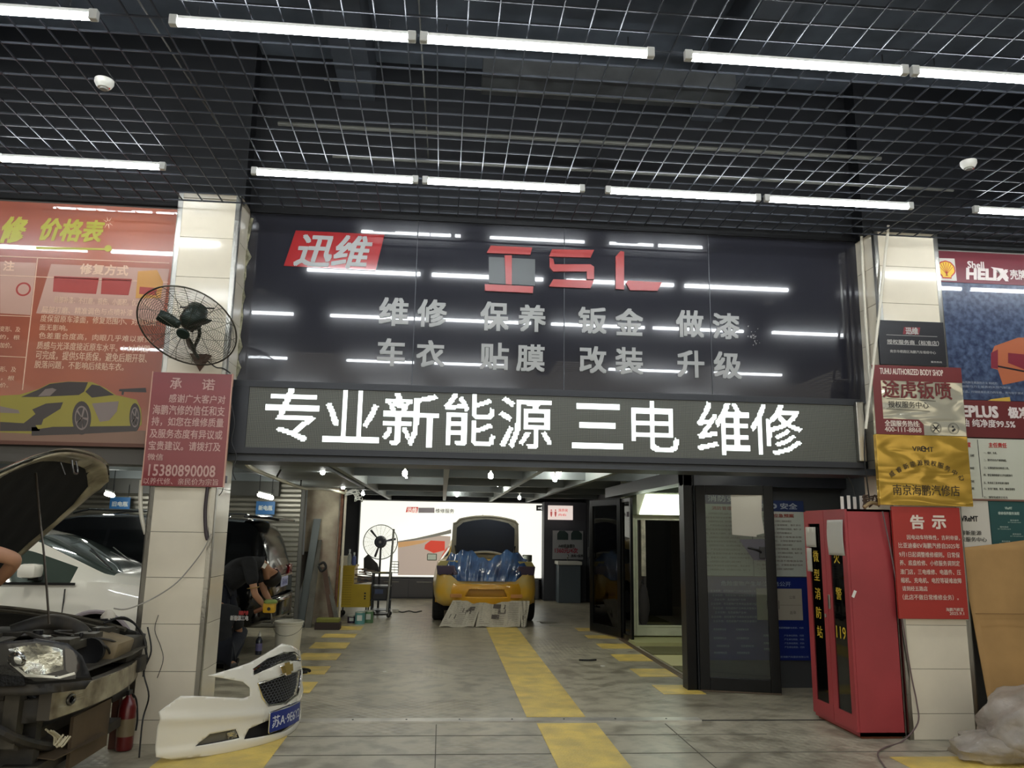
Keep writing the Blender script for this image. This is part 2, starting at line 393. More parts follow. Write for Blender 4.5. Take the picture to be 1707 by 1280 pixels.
# smoke detectors
whitep = M('white_plastic', (222, 220, 210), .4)
def detector(x, y, label):
    t = thing('smoke_detector', label, 'smoke detector', (x, y, 4.24), None, 'smoke detectors on the grid')
    obj('housing', B().lathe([(.0, -.01), (.035, -.012), (.045, 0), (.055, .02), (.055, .04)], (x, y, 4.235), 24), whitep, t, smooth=True)
    obj('sensor_ring', B().lathe([(.0, -.022), (.022, -.022), (.024, -.01)], (x, y, 4.235), 16), M('sensor_grey', (150, 148, 140), .5), t, smooth=True)
    obj('indicator', B().lathe([(0, -.018), (.004, -.016), (.004, -.01)], (x+.035, y, 4.235), 8), red_ink, t)
detector(-2.15, 4.6, 'white round smoke detector on the dark grid at the upper left')
detector(3.70, 4.98, 'white round smoke detector on the dark grid near the right pillar')
# ------------------------------------------------------------------ tiled pillars
tile = M('white_tile', (224, 214, 192), .13, nz=(1.3, .12), bp=(1.5, .05))
corem = M('grout', (120, 114, 104), .8)
def pillar(x0, x1, y0, y1, ztop, z_first):
    p = struct('tiled_pillar', B().box(x0+.012, x1-.012, y0+.012, y1-.0, 0, ztop-.03), corem)
    z = 0; zs = []; k = z_first
    zs = [0, z_first]
    while zs[-1] < ztop-.05: zs.append(min(ztop, zs[-1]+.345))
    for i in range(len(zs)-1):
        a, c = zs[i]+.002, zs[i+1]-.002
        obj('tile', B().box(x0+.03, x1-.03, y0, y0+.014, a, c), tile, p)
        obj('tile', B().box(x0, x0+.014, y0+.03, y1, a, c), tile, p)
        obj('tile', B().box(x1-.014, x1, y0+.03, y1, a, c), tile, p)
    for cx, sx in ((x0, 1), (x1, -1)):
        obj('corner_trim', B().box(min(cx-.002*sx, cx+.036*sx), max(cx-.002*sx, cx+.036*sx), y0-.004, y0+.003, 0, ztop).box(min(cx-.004*sx, cx+.002*sx), max(cx-.004*sx, cx+.002*sx), y0-.004, y0+.035, 0, ztop), alu, p)
    return p
pl = pillar(-2.29, -1.785, 6.43, 6.85, 4.36, .17)
pr = pillar(3.80, 4.40, 6.43, 6.86, 4.32, .2)
obj('torn_edge', B().tube([(-1.79+random.uniform(-.01, .03), 6.74, z) for z in [x*.09+2.75 for x in range(18)]], lambda t: .018+.012*math.sin(t*60), 6), M('old_foam', (150, 146, 120), .9, nz=(20, .5), bp=(40, 1)), pl)
# conduit on pillars
def conduit(name, label, pts, r, m, cat='pipe', sm=0, n=8):
    return tag(obj(name, B().tube(pts, r, n, smooth=sm), m, smooth=True), label, cat)
cream = M('cream_conduit', (205, 198, 180), .45)
conduit('conduit_pipe', 'cream conduit pipe running down the inner corner of the left pillar', [P(425, 331, 6.8), P(412, 560, 6.8), P(401, 750, 6.8)], .014, cream)
conduit('conduit_pipe', 'cream conduit pipe running down the inner side of the right pillar', [P(1436, 394, 6.6), P(1441, 500, 6.6), P(1449, 620, 6.6), P(1457, 690, 6.5)], .014, cream)
conduit('conduit_pipe', 'leaning cream conduit pipe crossing the corner of the right pillar', [P(1481, 376, 6.39), P(1466, 520, 6.39), P(1443, 715, 6.39)], .013, cream)
# ------------------------------------------------------------------ black fascia with panels
fas = thing('fascia_sign', 'large glossy black shop fascia with grey and red lettering between the pillars', 'sign', (1.0, 6.75, 2.8))
fz0, fz1 = 2.79, 4.335
for a, c in ((-1.78, -.306), (-.3, 1.025), (1.031, 2.37), (2.376, 3.8)):
    obj('fascia_panel', B().bbox(a, c, 6.745, 6.77, fz0, fz1, .002), black_gl, fas)
obj('panel_seam', B().box(-.306, -.3, 6.742, 6.746, fz0, fz1).box(1.025, 1.031, 6.742, 6.746, fz0, fz1).box(2.37, 2.376, 6.742, 6.746, fz0, fz1), M('seam_metal', (70, 72, 76), .4, m=.6), fas)
obj('top_rail', B().box(-1.78, 3.8, 6.73, 6.77, fz1, fz1+.03), dark, fas)
redpl = M('red_acrylic', (150, 36, 38), .18, coat=.6)
b = B(); FY = 6.735
b.prY([tuple(P(x, y, FY).xz) for x, y in ((493, 384), (641, 391), (626, 451), (473, 443))], FY, 6.745)
obj('logo_plate', b, redpl, fas)
grey_l = M('grey_letter', (148, 148, 145), .35)
b = B(); stext(b, '迅维', 498, 392, 616, 445, FY-.004, .022, .25)
obj('lettering', b, grey_l, fas)
SC = [('维', 633, 497, 680, 542), ('修', 697, 500, 744, 544), ('保', 802, 504, 847, 550), ('养', 865, 509, 909, 552), ('钣', 965, 513, 1010, 555), ('金', 1027, 515, 1071, 558), ('做', 1128, 518, 1172, 561), ('漆', 1189, 523, 1232, 564),
      ('车', 630, 565, 674, 609), ('衣', 695, 568, 740, 611), ('贴', 801, 572, 847, 615), ('膜', 862, 575, 907, 618), ('改', 967, 578, 1010, 621), ('装', 1027, 580, 1071, 623), ('升', 1130, 585, 1173, 628), ('级', 1191, 587, 1235, 630)]
for s_, x0, y0, x1, y1 in SC:
    b = B(); stext(b, s_, x0, y0, x1, y1, FY, .026); obj('character', b, grey_l, fas)
def Q(pts, Y): return [tuple(P(x, y, Y).xz) for x, y in pts]
red_l = M('red_letter', (150, 38, 34), .3)
obj('backing_patch', B().prY(Q([(815, 428), (892, 432), (892, 476), (815, 472)], 6.738), 6.738, 6.746), M('patch_grey', (66, 70, 70), .4), fas)
b = B()
b.prY(Q([(818, 410), (887, 413), (884, 425), (811, 422)], FY), FY-.01, 6.742); b.prY(Q([(841, 426), (853, 426), (853, 475), (843, 474)], FY), FY-.01, 6.742); b.prY(Q([(808, 474), (889, 478), (888, 489), (808, 485)], FY), FY-.01, 6.742)
obj('red_letter', b, red_l, fas)
b = B()
for q in ([(920, 416), (990, 417), (984, 430), (915, 428)], [(916, 430), (922, 432), (924, 441), (984, 441), (990, 445), (990, 466), (978, 466), (978, 453), (922, 453), (916, 446)], [(922, 466), (990, 468), (984, 481), (915, 478)]):
    b.prY(Q(q, FY), FY-.01, 6.742)
obj('red_letter', b, red_l, fas)
b = B()
for q in ([(1034, 419), (1040, 420), (1040, 483), (1026, 482), (1026, 428)], [(1043, 472), (1047, 468), (1103, 471), (1096, 485), (1050, 484)]): b.prY(Q(q, FY), FY-.01, 6.742)
obj('red_letter', b, red_l, fas)
# paint chips right of the last characters
b = B()
for i in range(26):
    px, py = random.gauss(1257, 5), random.gauss(566, 9); c = P(px, py, 6.741); r_ = random.uniform(.002, .008)
    b.add([(c.x-r_, 6.7435, c.z), (c.x, 6.7435, c.z-r_*1.5), (c.x+r_, 6.7435, c.z+r_)], [(0, 1, 2)])
obj('scratch', b, grey_l, fas)
# ------------------------------------------------------------------ LED display
led = thing('led_display', 'long dotted led display with glowing white characters above the drive-through', 'led sign', (1.0, 6.65, 2.2))
LX0, LX1, LZ0, LZ1, LY = -1.62, 3.60, 2.235, 2.735, 6.55
obj('casing', B().box(-1.77, 3.63, LY+.01, 6.9, 2.19, 2.79), M('led_casing', (36, 38, 42), .45, m=.3), led)
def led_mat():
    t = bpy.data.materials.new('led_board'); t.use_nodes = True; n = t.node_tree; b = n.nodes['Principled BSDF']; L = n.links.new
    tc = n.nodes.new('ShaderNodeTexCoord'); v = n.nodes.new('ShaderNodeTexVoronoi'); v.inputs['Randomness'].default_value = 0; v.inputs['Scale'].default_value = 80
    L(tc.outputs['Object'], v.inputs['Vector'])
    r = n.nodes.new('ShaderNodeValToRGB'); r.color_ramp.interpolation = 'CONSTANT'
    r.color_ramp.elements[0].color = lin((104, 105, 94))+(1,); r.color_ramp.elements[1].position = .38; r.color_ramp.elements[1].color = lin((42, 44, 42))+(1,)
    L(v.outputs['Distance'], r.inputs['Fac']); L(r.outputs['Color'], b.inputs['Base Color']); b.inputs['Roughness'].default_value = .45
    return t
obj('led_board', B().box(LX0, LX1, LY, LY+.02, LZ0, LZ1), led_mat(), led)
obj('frame_rail', B().box(-1.77, 3.63, LY-.012, LY+.01, 2.735, 2.79).box(-1.77, 3.63, LY-.012, LY+.01, 2.185, 2.235).box(-1.77, LX0, LY-.01, LY+.01, 2.235, 2.735), M('led_frame', (44, 46, 50), .4, m=.4), led)
obj('silver_end_cap', B().bbox(3.57, 3.64, LY-.05, LY, 2.24, 2.76, .006), alu, led)
lit = M('led_lit', (240, 250, 246), e=1.7)
PI = .0125
for s_, x0, y0, x1, y1 in [('专', 441, 647, 533, 737), ('业', 540, 650, 632, 738), ('新', 639, 653, 733, 743), ('能', 740, 656, 826, 744), ('源', 833, 661, 922, 747), ('三', 954, 671, 1037, 748), ('电', 1051, 668, 1131, 753), ('维', 1161, 670, 1248, 757), ('修', 1252, 674, 1338, 760)]:
    c = P((x0+x1)/2, (y0+y1)/2, LY); W_ = P(x1, y0, LY).x-P(x0, y0, LY).x; H_ = P(x0, y0, LY).z-P(x0, y1, LY).z
    vv, ff = glyphs(s_, .008); a = np.array(vv); lo, hi = a.min(0), a.max(0)
    a = (a-(lo+hi)/2)/(hi-lo)*[W_, H_]
    nx, nz_ = int(W_/PI)+2, int(H_/PI)+2
    gx = (np.arange(nx)-nx//2)*PI; gz = (np.arange(nz_)-nz_//2)*PI
    GX, GZ = np.meshgrid(gx, gz); on = np.zeros_like(GX, bool)
    for f in ff:
        for k in range(1, len(f)-1):
            p, q, r_ = a[f[0]], a[f[k]], a[f[k+1]]
            d1 = (GX-q[0])*(p[1]-q[1])-(p[0]-q[0])*(GZ-q[1]); d2 = (GX-r_[0])*(q[1]-r_[1])-(q[0]-r_[0])*(GZ-r_[1]); d3 = (GX-p[0])*(r_[1]-p[1])-(r_[0]-p[0])*(GZ-p[1])
            on |= ~(((d1 < 0) | (d2 < 0) | (d3 < 0)) & ((d1 > 0) | (d2 > 0) | (d3 > 0)))
    b = B(); h = PI*.40; ox = round(c.x/PI)*PI; oz = round(c.z/PI)*PI
    for X, Z in zip(GX[on], GZ[on]):
        X += ox; Z += oz; b.add([(X-h, LY-.004, Z-h*.4), (X-h*.4, LY-.004, Z-h), (X+h*.4, LY-.004, Z-h), (X+h, LY-.004, Z-h*.4), (X+h, LY-.004, Z+h*.4), (X+h*.4, LY-.004, Z+h), (X-h*.4, LY-.004, Z+h), (X-h, LY-.004, Z+h*.4)], [tuple(range(8))])
    obj('lit_character', b, lit, led)
# steel lintel under the LED display
struct('lintel_beam', B().box(-1.79, 3.8, 6.6, 7.05, 2.13, 2.185), M('lintel_paint', (70, 74, 80), .45, m=.3))
# ------------------------------------------------------------------ glazed price poster on the left
def gpanel(name, label, x0, x1, z0, z1, col, Y=6.6, d=.03, coat=1.0):
    t = thing(name, label, 'poster', ((x0+x1)/2, Y, z0))
    return t
orange = M('orange_print', (156, 84, 56), .3, coat=.8, cr=.02, nz=(.9, .2, (140, 72, 54)))
pp = thing('price_poster', 'orange glazed repair price poster with yellow sports car beside the left pillar', 'poster', (-4, 6.6, 2.24))
obj('print_sheet', B().box(-4.05, -2.30, 6.60, 6.63, 2.24, 4.27), orange, pp)
obj('print_sheet', B().box(-6.5, -4.056, 6.60, 6.63, 2.24, 4.27), orange, pp)
obj('lower_frame', B().box(-6.5, -2.3, 6.585, 6.63, 2.215, 2.245), M('rusty_frame', (96, 62, 48), .6), pp)
yl = M('lime_letter', (158, 152, 42), .4)
LYp = 6.597
b = B(); stext(b, '价格表', 68, 366, 172, 402, LYp, .03, .2); stext(b, '修', 4, 362, 42, 404, LYp, .035, .2); b.prY(Q([(60, 411), (186, 414), (186, 417), (60, 415)], LYp), LYp, 6.6)
b.lathe([(0, 0), (.03, 0)], Matrix.Translation(P(180, 414, LYp-.001)) @ Matrix.Rotation(math.pi/2, 4, 'X'), 12)
obj('title_lettering', b, yl, pp)
pale = M('pale_print', (214, 178, 150), .35, coat=.3)
b = B()
for a in range(8):
    t = a*math.pi/4+.3; c = P(180, 371, LYp); b.prY([(c.x+math.cos(t)*.015-.004, c.z+math.sin(t)*.015), (c.x+math.cos(t)*.05, c.z+math.sin(t)*.055), (c.x+math.cos(t)*.015+.006, c.z+math.sin(t)*.015+.003)], LYp, 6.6)
stext(b, '注', 6, 435, 24, 451, LYp, .02); stext(b, '修复方式', 134, 441, 214, 458, LYp, .025)
TX = [('局部补漆：不打磨，损伤、小面积，仅对局部', 90, 497, 252, 508), ('局部打磨、精准调色与点喷补漆', 70, 513, 222, 524), ('度保留原车漆面，修复范围小、对周边漆', 68, 528, 262, 540), ('面无影响。', 66, 541, 113, 551),
      ('色差重合度高，肉眼几乎难以察觉，', 65, 557, 258, 568), ('质感与光泽度接近原车水平。1-4小时即', 62, 572, 250, 585), ('可完成，提供5年质保，避免后期开裂、', 60, 587, 246, 602), ('脱落问题，不影响后续贴车衣。', 58, 603, 207, 616),
      ('变形、及', 0, 544, 34, 553), ('的，根', 0, 558, 33, 566), ('加价。', 0, 571, 20, 580), ('形、及', 0, 611, 27, 620), ('，根', 2, 626, 24, 634), ('价。', 0, 638, 14, 646)]
for s_, x0, y0, x1, y1 in TX: stext(b, s_, x0, y0, x1, y1, LYp, .012)
obj('pale_lettering', b, pale, pp)
b = B()
for q in ([(0, 426), (282, 438), (282, 439), (0, 427.5)], [(0, 458), (280, 470), (280, 471), (0, 459.2)], [(62, 429), (63.5, 429), (38, 650), (36.5, 650)], [(0, 525), (50, 527), (50, 528), (0, 526)], [(0, 593), (43, 595), (43, 596), (0, 594)]):
    b.prY(Q(q, LYp), LYp, 6.6)
obj('table_line', b, pale, pp)
b = B(); cols = [M('photo_pale', (176, 138, 122), .4, coat=.3), M('photo_red', (150, 48, 38), .4, coat=.3), M('photo_yellow', (186, 132, 56), .4, coat=.3)]
b.prY(Q([(85, 440), (282, 448), (270, 535), (60, 522)], LYp), 6.5985, 6.6); b.prY(Q([(0, 436), (60, 438), (50, 525), (0, 522)], LYp), 6.5985, 6.6)
b.m = 1; b.prY(Q([(90, 460), (165, 463), (160, 490), (88, 486)], LYp), 6.597, 6.5985); b.prY(Q([(170, 463), (220, 465), (214, 492), (168, 490)], LYp), 6.597, 6.5985)
b.lathe([(.045, 0), (.06, 0)], Matrix.Translation(P(39, 482, 6.597)) @ Matrix.Rotation(math.pi/2, 4, 'X'), 24, False)
b.m = 2; b.prY(Q([(230, 452), (262, 450), (272, 470), (268, 497), (226, 497)], LYp), 6.596, 6.5985)
b.m = 1; b.prY(Q([(233, 478), (262, 480), (260, 492), (232, 490)], LYp), 6.5955, 6.596)
obj('printed_picture', b, cols, pp)
# printed sports car (flat print)
carp = [M('print_lime', (140, 128, 44), .4, coat=.3), M('print_dark', (52, 44, 44), .4, coat=.3), M('print_grey', (120, 106, 100), .4, coat=.3), M('print_road', (128, 96, 78), .4, coat=.3)]
b = B(); s_ = 280/1280
def K(pts, m, lay):
    b.m = m; y = 6.5990-lay*.0006; b.prY(Q([(x*s_, 480+yy*s_) for x, yy in pts], LYp), y, 6.6)
K([(0, 1100), (1110, 1085), (1100, 1190), (0, 1170)], 3, 0)
K([(0, 820), (150, 812), (290, 770), (380, 725), (520, 712), (700, 716), (800, 760), (880, 815), (1040, 850), (1075, 920), (1080, 1040), (1030, 1080), (560, 1110), (240, 1110), (0, 1100)], 0, 1)
K([(160, 830), (290, 775), (380, 730), (520, 714), (670, 718), (640, 790), (600, 815), (300, 830)], 1, 2)
K([(290, 825), (345, 770), (400, 762), (430, 775), (380, 822)], 2, 3)
K([(650, 790), (700, 735), (760, 745), (870, 815), (700, 835)], 1, 2)
K([(245, 925), (350, 880), (480, 870), (460, 920), (330, 1000), (300, 1090), (0, 1090), (0, 1020), (180, 1030), (270, 960)], 1, 2)
K([(700, 880), (905, 862), (890, 940), (830, 1010), (760, 1020), (730, 950)], 2, 2)
K([(240, 1060), (1060, 1050), (1040, 1090), (560, 1115), (240, 1125)], 1, 2)
K([(910, 770), (1110, 760), (1115, 795), (945, 790), (940, 815), (925, 815), (928, 788), (905, 785)], 1, 2)
for cx, cy, rx, ry in ((622, 990, 72, 128), (1028, 985, 42, 108)):
    e1 = lambda k, r0: [(cx+math.cos(i*math.pi/12)*rx*r0, cy+math.sin(i*math.pi/12)*ry*r0) for i in range(24)]
    K(e1(0, 1), 1, 3); K(e1(0, .72), 2, 4); K(e1(0, .62), 1, 5)
    for i in range(5):
        t = i*2*math.pi/5; K([(cx-4, cy-6), (cx+math.cos(t)*rx*.68, cy+math.sin(t)*ry*.68), (cx+math.cos(t+.25)*rx*.68, cy+math.sin(t+.25)*ry*.68), (cx+6, cy+4)], 2, 6)
K([(270, 1045), (460, 1035), (455, 1050), (290, 1075)], 0, 3)
K([(0, 900), (140, 930), (150, 955), (0, 950)], 2, 2)
obj('printed_car', b, carp, pp)
# header structure left below the poster
struct('trim_header_left', B().box(-12, -2.29, 6.62, 6.9, 2.08, 2.2), M('header_grey', (88, 84, 78), .6, m=.3))
# ------------------------------------------------------------------ signs on the pillars
sign_red = M('sign_red', (128, 50, 54), .3, coat=.3)
t = thing('promise_sign', 'dark red customer promise sign with pale lettering on the left pillar', 'sign', (-2.03, 6.4, 1.9))
obj('board', B().bbox(-2.345, -1.725, 6.395, 6.42, 1.90, 2.805, .004), sign_red, t)
obj('edge_strip', B().box(-2.35, -2.342, 6.392, 6.42, 1.9, 2.81).box(-1.728, -1.72, 6.392, 6.42, 1.9, 2.81), M('pale_edge', (196, 150, 130), .5), t)
b = B(); SY = 6.393
for s_, x0, y0, x1, y1 in [('承', 284, 630, 303, 648), ('诺', 337, 632, 358, 650), ('感谢广大客户对', 282, 658, 376, 672), ('海鹏汽修的信任和支', 255, 676, 375, 692), ('持，如您在维修质量', 253, 696, 373, 711), ('及服务态度有异议或', 250, 716, 371, 731),
                           ('宝贵建议。请拨打及', 248, 736, 368, 751), ('微信', 246, 756, 272, 767), ('15380890008', 248, 775, 359, 794), ('以养代修、亲民价为宗旨', 239, 797, 364, 808)]:
    stext(b, s_, x0, y0, x1, y1, SY, .013 if y0 < 770 or y0 == 775 else .012)
obj('lettering', b, M('pink_ink', (196, 158, 148), .5), t)

t = thing('dealer_plaque', 'black plaque with small red logo on the right pillar, topmost of four', 'plaque', (4.05, 6.4, 3.08))
obj('board', B().bbox(3.76, 4.37, 6.395, 6.42, 3.08, 3.48, .003), M('plaque_black', (32, 32, 36), .35), t)
b = B(); b.prY(Q([(1507, 545), (1534, 546), (1532, 558), (1505, 557)], 6.394), 6.393, 6.396); obj('logo_plate', b, M('logo_dull_red', (120, 40, 46), .5), t)
b = B(); b2 = 0
for s_, x0, y0, x1, y1, o in [('迅维', 1510, 546, 1530, 557, .03), ('授权服务商（标准店）', 1479, 567, 1565, 575, .015), ('南京市栖霞区海鹏汽车维修中心', 1484, 584, 1560, 589, .01), ('服务热线', 1552, 602, 1570, 605, .01)]:
    stext(b, s_, x0, y0, x1, y1, 6.392, o)
b.box(3.83, 4.30, 6.392, 6.394, 3.345, 3.348).box(3.83, 4.30, 6.392, 6.394, 3.262, 3.265)
obj('lettering', b, M('silver_ink', (176, 172, 166), .4), t)

def wavy(name, c1, c2, rough=.16):
    q = bpy.data.materials.new(name); q.use_nodes = True; n = q.node_tree; b_ = n.nodes['Principled BSDF']; L = n.links.new
    b_.inputs['Metallic'].default_value = .5; b_.inputs['Roughness'].default_value = rough; b_.inputs['Base Color'].default_value = lin(c1)+(1,)
    tc = n.nodes.new('ShaderNodeTexCoord'); mp = n.nodes.new('ShaderNodeMapping'); mp.inputs['Scale'].default_value = (1, 1, 3)
    x = n.nodes.new('ShaderNodeTexNoise'); x.inputs['Scale'].default_value = 2.2; x.inputs['Detail'].default_value = 1; x.inputs['Distortion'].default_value = .8
    L(tc.outputs['Object'], mp.inputs['Vector']); L(mp.outputs['Vector'], x.inputs['Vector'])
    bu = n.nodes.new('ShaderNodeBump'); bu.inputs['Strength'].default_value = .35; bu.inputs['Distance'].default_value = .11
    L(x.outputs['Fac'], bu.inputs['Height']); L(bu.outputs['Normal'], b_.inputs['Normal'])
    return q
t = thing('body_shop_plaque', 'silver and maroon body shop plaque above the gold plaque on the right pillar', 'plaque', (4.08, 6.4, 2.47))
obj('board', B().bbox(3.67, 4.487, 6.385, 6.42, 2.466, 3.07, .003), wavy('wavy_silver', (206, 200, 178), 0), t)
mar = M('maroon_paint', (108, 42, 42), .4)
def rr(x0, x1, z0, z1, r, corners=(1, 1, 1, 1)):
    o = []
    for k, (cx, cz, a) in enumerate(((x1-r, z1-r, 0), (x0+r, z1-r, 90), (x0+r, z0+r, 180), (x1-r, z0+r, 270))):
        if corners[k]: o += [(cx+r*math.cos(math.radians(a+i*15)), cz+r*math.sin(math.radians(a+i*15))) for i in range(7)]
        else: o.append(((x1, x0, x0, x1)[k], (z1, z1, z0, z0)[k]))
    return o
hole = rr(3.742, 4.487, 2.60, 2.935, .06, (0, 1, 1, 0)); hole = hole
b = B()
b.prY([(3.67, 2.935), (4.487, 2.935), (4.487, 3.07), (3.67, 3.07)], 6.382, 6.386)
b.prY([(3.67, 2.466), (3.742, 2.466), (3.742, 2.935), (3.67, 2.935)], 6.382, 6.386)
b.prY([(3.742, 2.60), (4.06, 2.60), (4.10, 2.56), (4.10, 2.466), (3.742, 2.466)], 6.382, 6.386)
obj('maroon_field', b, mar, t)
b = B(); stext(b, 'TUHU AUTHORIZED BODY SHOP', 1467, 615, 1572, 625, 6.381, .012); stext(b, '全国服务热线:', 1475, 701, 1533, 711, 6.381, .014); stext(b, '400-111-8868', 1475, 712, 1536, 720, 6.381, .01)
obj('white_lettering', b, M('plaque_white', (226, 214, 200), .4), t)
b = B(); stext(b, '途虎钣喷', 1472, 635, 1586, 664, 6.379, .014); obj('maroon_lettering', b, mar, t)
b = B(); stext(b, '授权服务中心', 1481, 669, 1548, 680, 6.383, .008)
b.prY(Q([(1478, 664), (1560, 668), (1560, 668.6), (1478, 664.6)], 6.383), 6.382, 6.384); b.prY(Q([(1478, 681), (1550, 685), (1550, 685.6), (1478, 681.6)], 6.383), 6.382, 6.384)
for cx in (4.21, 4.37):
    Tm = Matrix.Translation((cx, 6.3825, 2.53)) @ Matrix.Rotation(math.pi/2, 4, 'X')
    b.lathe([(.046, 0), (.049, 0)], Tm, 32, False); b.lathe([(.038, 0), (.0395, 0)], Tm, 32, False)
b.box(4.18, 4.24, 6.382, 6.384, 2.527, 2.533, None); b.prY([(4.18, 2.50), (4.187, 2.497), (4.24, 2.557), (4.233, 2.562)], 6.382, 6.384); b.prY([(4.24, 2.50), (4.233, 2.497), (4.18, 2.557), (4.187, 2.562)], 6.382, 6.384)
b.lathe([(0, 0), (.009, 0)], Matrix.Translation((4.365, 6.382, 2.547)) @ Matrix.Rotation(math.pi/2, 4, 'X'), 12); b.prY([(4.36, 2.50), (4.39, 2.52), (4.38, 2.535), (4.352, 2.515)], 6.382, 6.384)
obj('dark_engraving', b, black_ink, t)

t = thing('gold_plaque', 'wavy gold service centre plaque with dark engraved lettering on the right pillar', 'plaque', (4.07, 6.4, 1.87))
obj('board', B().bbox(3.66, 4.482, 6.375, 6.42, 1.866, 2.463, .003), wavy('wavy_gold', (196, 158, 66), 0, .2), t)
b = B(); stext(b, 'VR', 1521, 744, 1536, 752, 6.372, .01); stext(b, 'e', 1535, 743, 1543, 753, 6.372, .01); stext(b, 'MT', 1542, 745, 1556, 753, 6.372, .01); stext(b, '南京海鹏汽修店', 1489, 808, 1600, 826, 6.372, .002)
c0_ = P(1543, 745, 6.372)
for i, s_ in enumerate('威睿新能源授权服务中心'):
    t_ = (i-5)/5; px = 1542+t_*58+3; py = 771+22*t_*t_+3*t_; c = P(px, py, 6.372); ang = -t_*.62
    b.text(s_, 0, 0, None, .048, 0, .012, 0, lambda X, Z, c=c, a=ang: (c.x+X*math.cos(a)-Z*math.sin(a), 6.372, c.z+X*math.sin(a)+Z*math.cos(a)))
obj('dark_engraving', b, M('engraving', (44, 36, 20), .5), t)

t = thing('notice_board', 'bright red notice with white lettering below the gold plaque on the right pillar', 'sign', (4.06, 6.4, .945))
obj('board', B().bbox(3.765, 4.368, 6.395, 6.42, .943, 1.856, .003), M('notice_red', (160, 44, 36), .35), t)
b = B()
for s_, x0, y0, x1, y1, o in [('告', 1518, 859, 1540, 881, .035), ('示', 1554, 860, 1576, 881, .035), ('因电动车特殊性，吉利帝豪，', 1512, 892, 1600, 900, .005), ('比亚迪秦EV海鹏汽修自2025年', 1498, 905, 1600, 914, .005), ('9月1日起调整维修细则。日常保', 1499, 920, 1600, 929, .005),
                              ('养、底盘检修、小修服务调到定', 1500, 934, 1600, 943, .005), ('淮门店，三电维修、电器件、压', 1501, 949, 1602, 958, .005), ('缩机、充电机、电控等疑难故障', 1502, 963, 1603, 972, .005), ('请到经五路店', 1504, 977, 1546, 985, .005), ('（此店不做日常维修业务）。', 1505, 991, 1598, 1000, .005),
                              ('海鹏汽修宣', 1577, 1013, 1606, 1019, .005), ('2025.9.1', 1583, 1020, 1607, 1025, .008)]:
    stext(b, s_, x0, y0, x1, y1, 6.392, o)
obj('lettering', b, M('notice_white', (222, 206, 190), .5), t)
# ------------------------------------------------------------------ wall fan on the left pillar
t = thing('wall_fan', 'dark caged wall fan tilted up over the promise sign on the left pillar', 'fan', (-1.93, 6.43, 2.87))
fm = M('fan_dark_green', (38, 52, 46), .35, m=.3); wire = M('cage_wire', (84, 82, 72), .4, m=.7)
hub = P(312, 545, 5.98)
# axis of the cage: out from the wall, turned down
ax = Vector((-.10, -.62, -.78)).normalized()
Rm = ax.to_track_quat('Z', 'Y').to_matrix().to_4x4()
TF = Matrix.Translation(hub) @ Rm
R0 = .372
def ringpts(r, z, n=48): return [TF @ Vector((r*math.cos(i*2*math.pi/n), r*math.sin(i*2*math.pi/n), z)) for i in range(n)]
prof = lambda r, s: s*(.085*(1-(r/R0)**2)**.6 if r < R0 else 0)
b = B()
for k in range(1, 22):
    r = .07+(R0-.07)*k/21; b.tube(ringpts(r, prof(r, -1)), .0014, 4, True)
for i in range(14):
    a = i*2*math.pi/14; b.tube([TF @ Vector((r*math.cos(a), r*math.sin(a), prof(r, -1))) for r in [.07+(R0-.07)*j/8 for j in range(9)]], .0022, 4)
obj('rear_cage', b, wire, t)
b = B()
for k in range(0, 22, 1):
    r = .05+(R0-.05)*k/21; b.tube(ringpts(r, prof(r, 1)), .0014, 4, True)
for i in range(14):
    a = i*2*math.pi/14; b.tube([TF @ Vector((r*math.cos(a+.02*j), r*math.sin(a+.02*j), prof(r, 1))) for j, r in enumerate([.05+(R0-.05)*j/8 for j in range(9)])], .002, 4)
obj('front_cage', b, wire, t)
obj('rim', B().tube(ringpts(R0, 0), .006, 8, True), wire, t, smooth=True)
obj('motor', B().lathe([(.0, -.26), (.05, -.255), (.08, -.22), (.088, -.14), (.085, -.07), (.06, -.03), (.03, -.02)], TF, 24), fm, t, smooth=True)
for i in range(3):
    a0 = i*2*math.pi/3+.4; pts = []
    vv = []
    for j in range(7):
        r = .05+.17*j/6; wd = .03+.06*math.sin(j/6*2.4)
        for s_ in (-.5, .5): vv.append(TF @ Vector((r*math.cos(a0+s_*wd/r*.9), r*math.sin(a0+s_*wd/r*.9), .02+s_*.05)))
    obj('fan_blade', B().add(vv, [(2*j, 2*j+2, 2*j+3, 2*j+1) for j in range(6)]), fm, t, smooth=True, solid=.003)
obj('front_cap', B().lathe([(.05, .08), (.045, .095), (0, .1)], TF, 20), fm, t, smooth=True)
br = P(333, 598, 6.40)
mt = TF @ Vector((0, 0, -.17))
obj('arm', B().tube([mt, mt+Vector((.03, .05, -.14)), br+Vector((-.01, -.13, .05)), br+Vector((0, -.03, 0))], .014, 8, smooth=6), fm, t, smooth=True)
obj('tilt_knob', B().cyl(mt+Vector((-.05, .0, -.10)), mt+Vector((.0, .02, -.12)), .028, n=12), blackp, t)
obj('wall_bracket', B().add([br+Vector(q) for q in ((-.085, .03, .035), (.085, .03, .035), (0, .03, -.10), (-.07, -.05, .03), (.07, -.05, .03), (0, -.01, -.085))], [(0, 1, 4, 3), (1, 2, 5, 4), (2, 0, 3, 5), (3, 4, 5), (0, 2, 1)]), M('bracket_brown', (84, 62, 50), .6), t)
obj('side_bolt', B().cyl(mt+Vector((-.12, 0, .05)), mt+Vector((.14, 0, .05)), .007, n=8), dark, t)
conduit('power_cord', 'thin dark cord from the wall fan bracket to the pillar edge', [P(346, 602, 6.41), P(360, 612, 6.41), P(372, 614, 6.41), P(384, 622, 6.41)], .005, blackp, 'cord', 6)
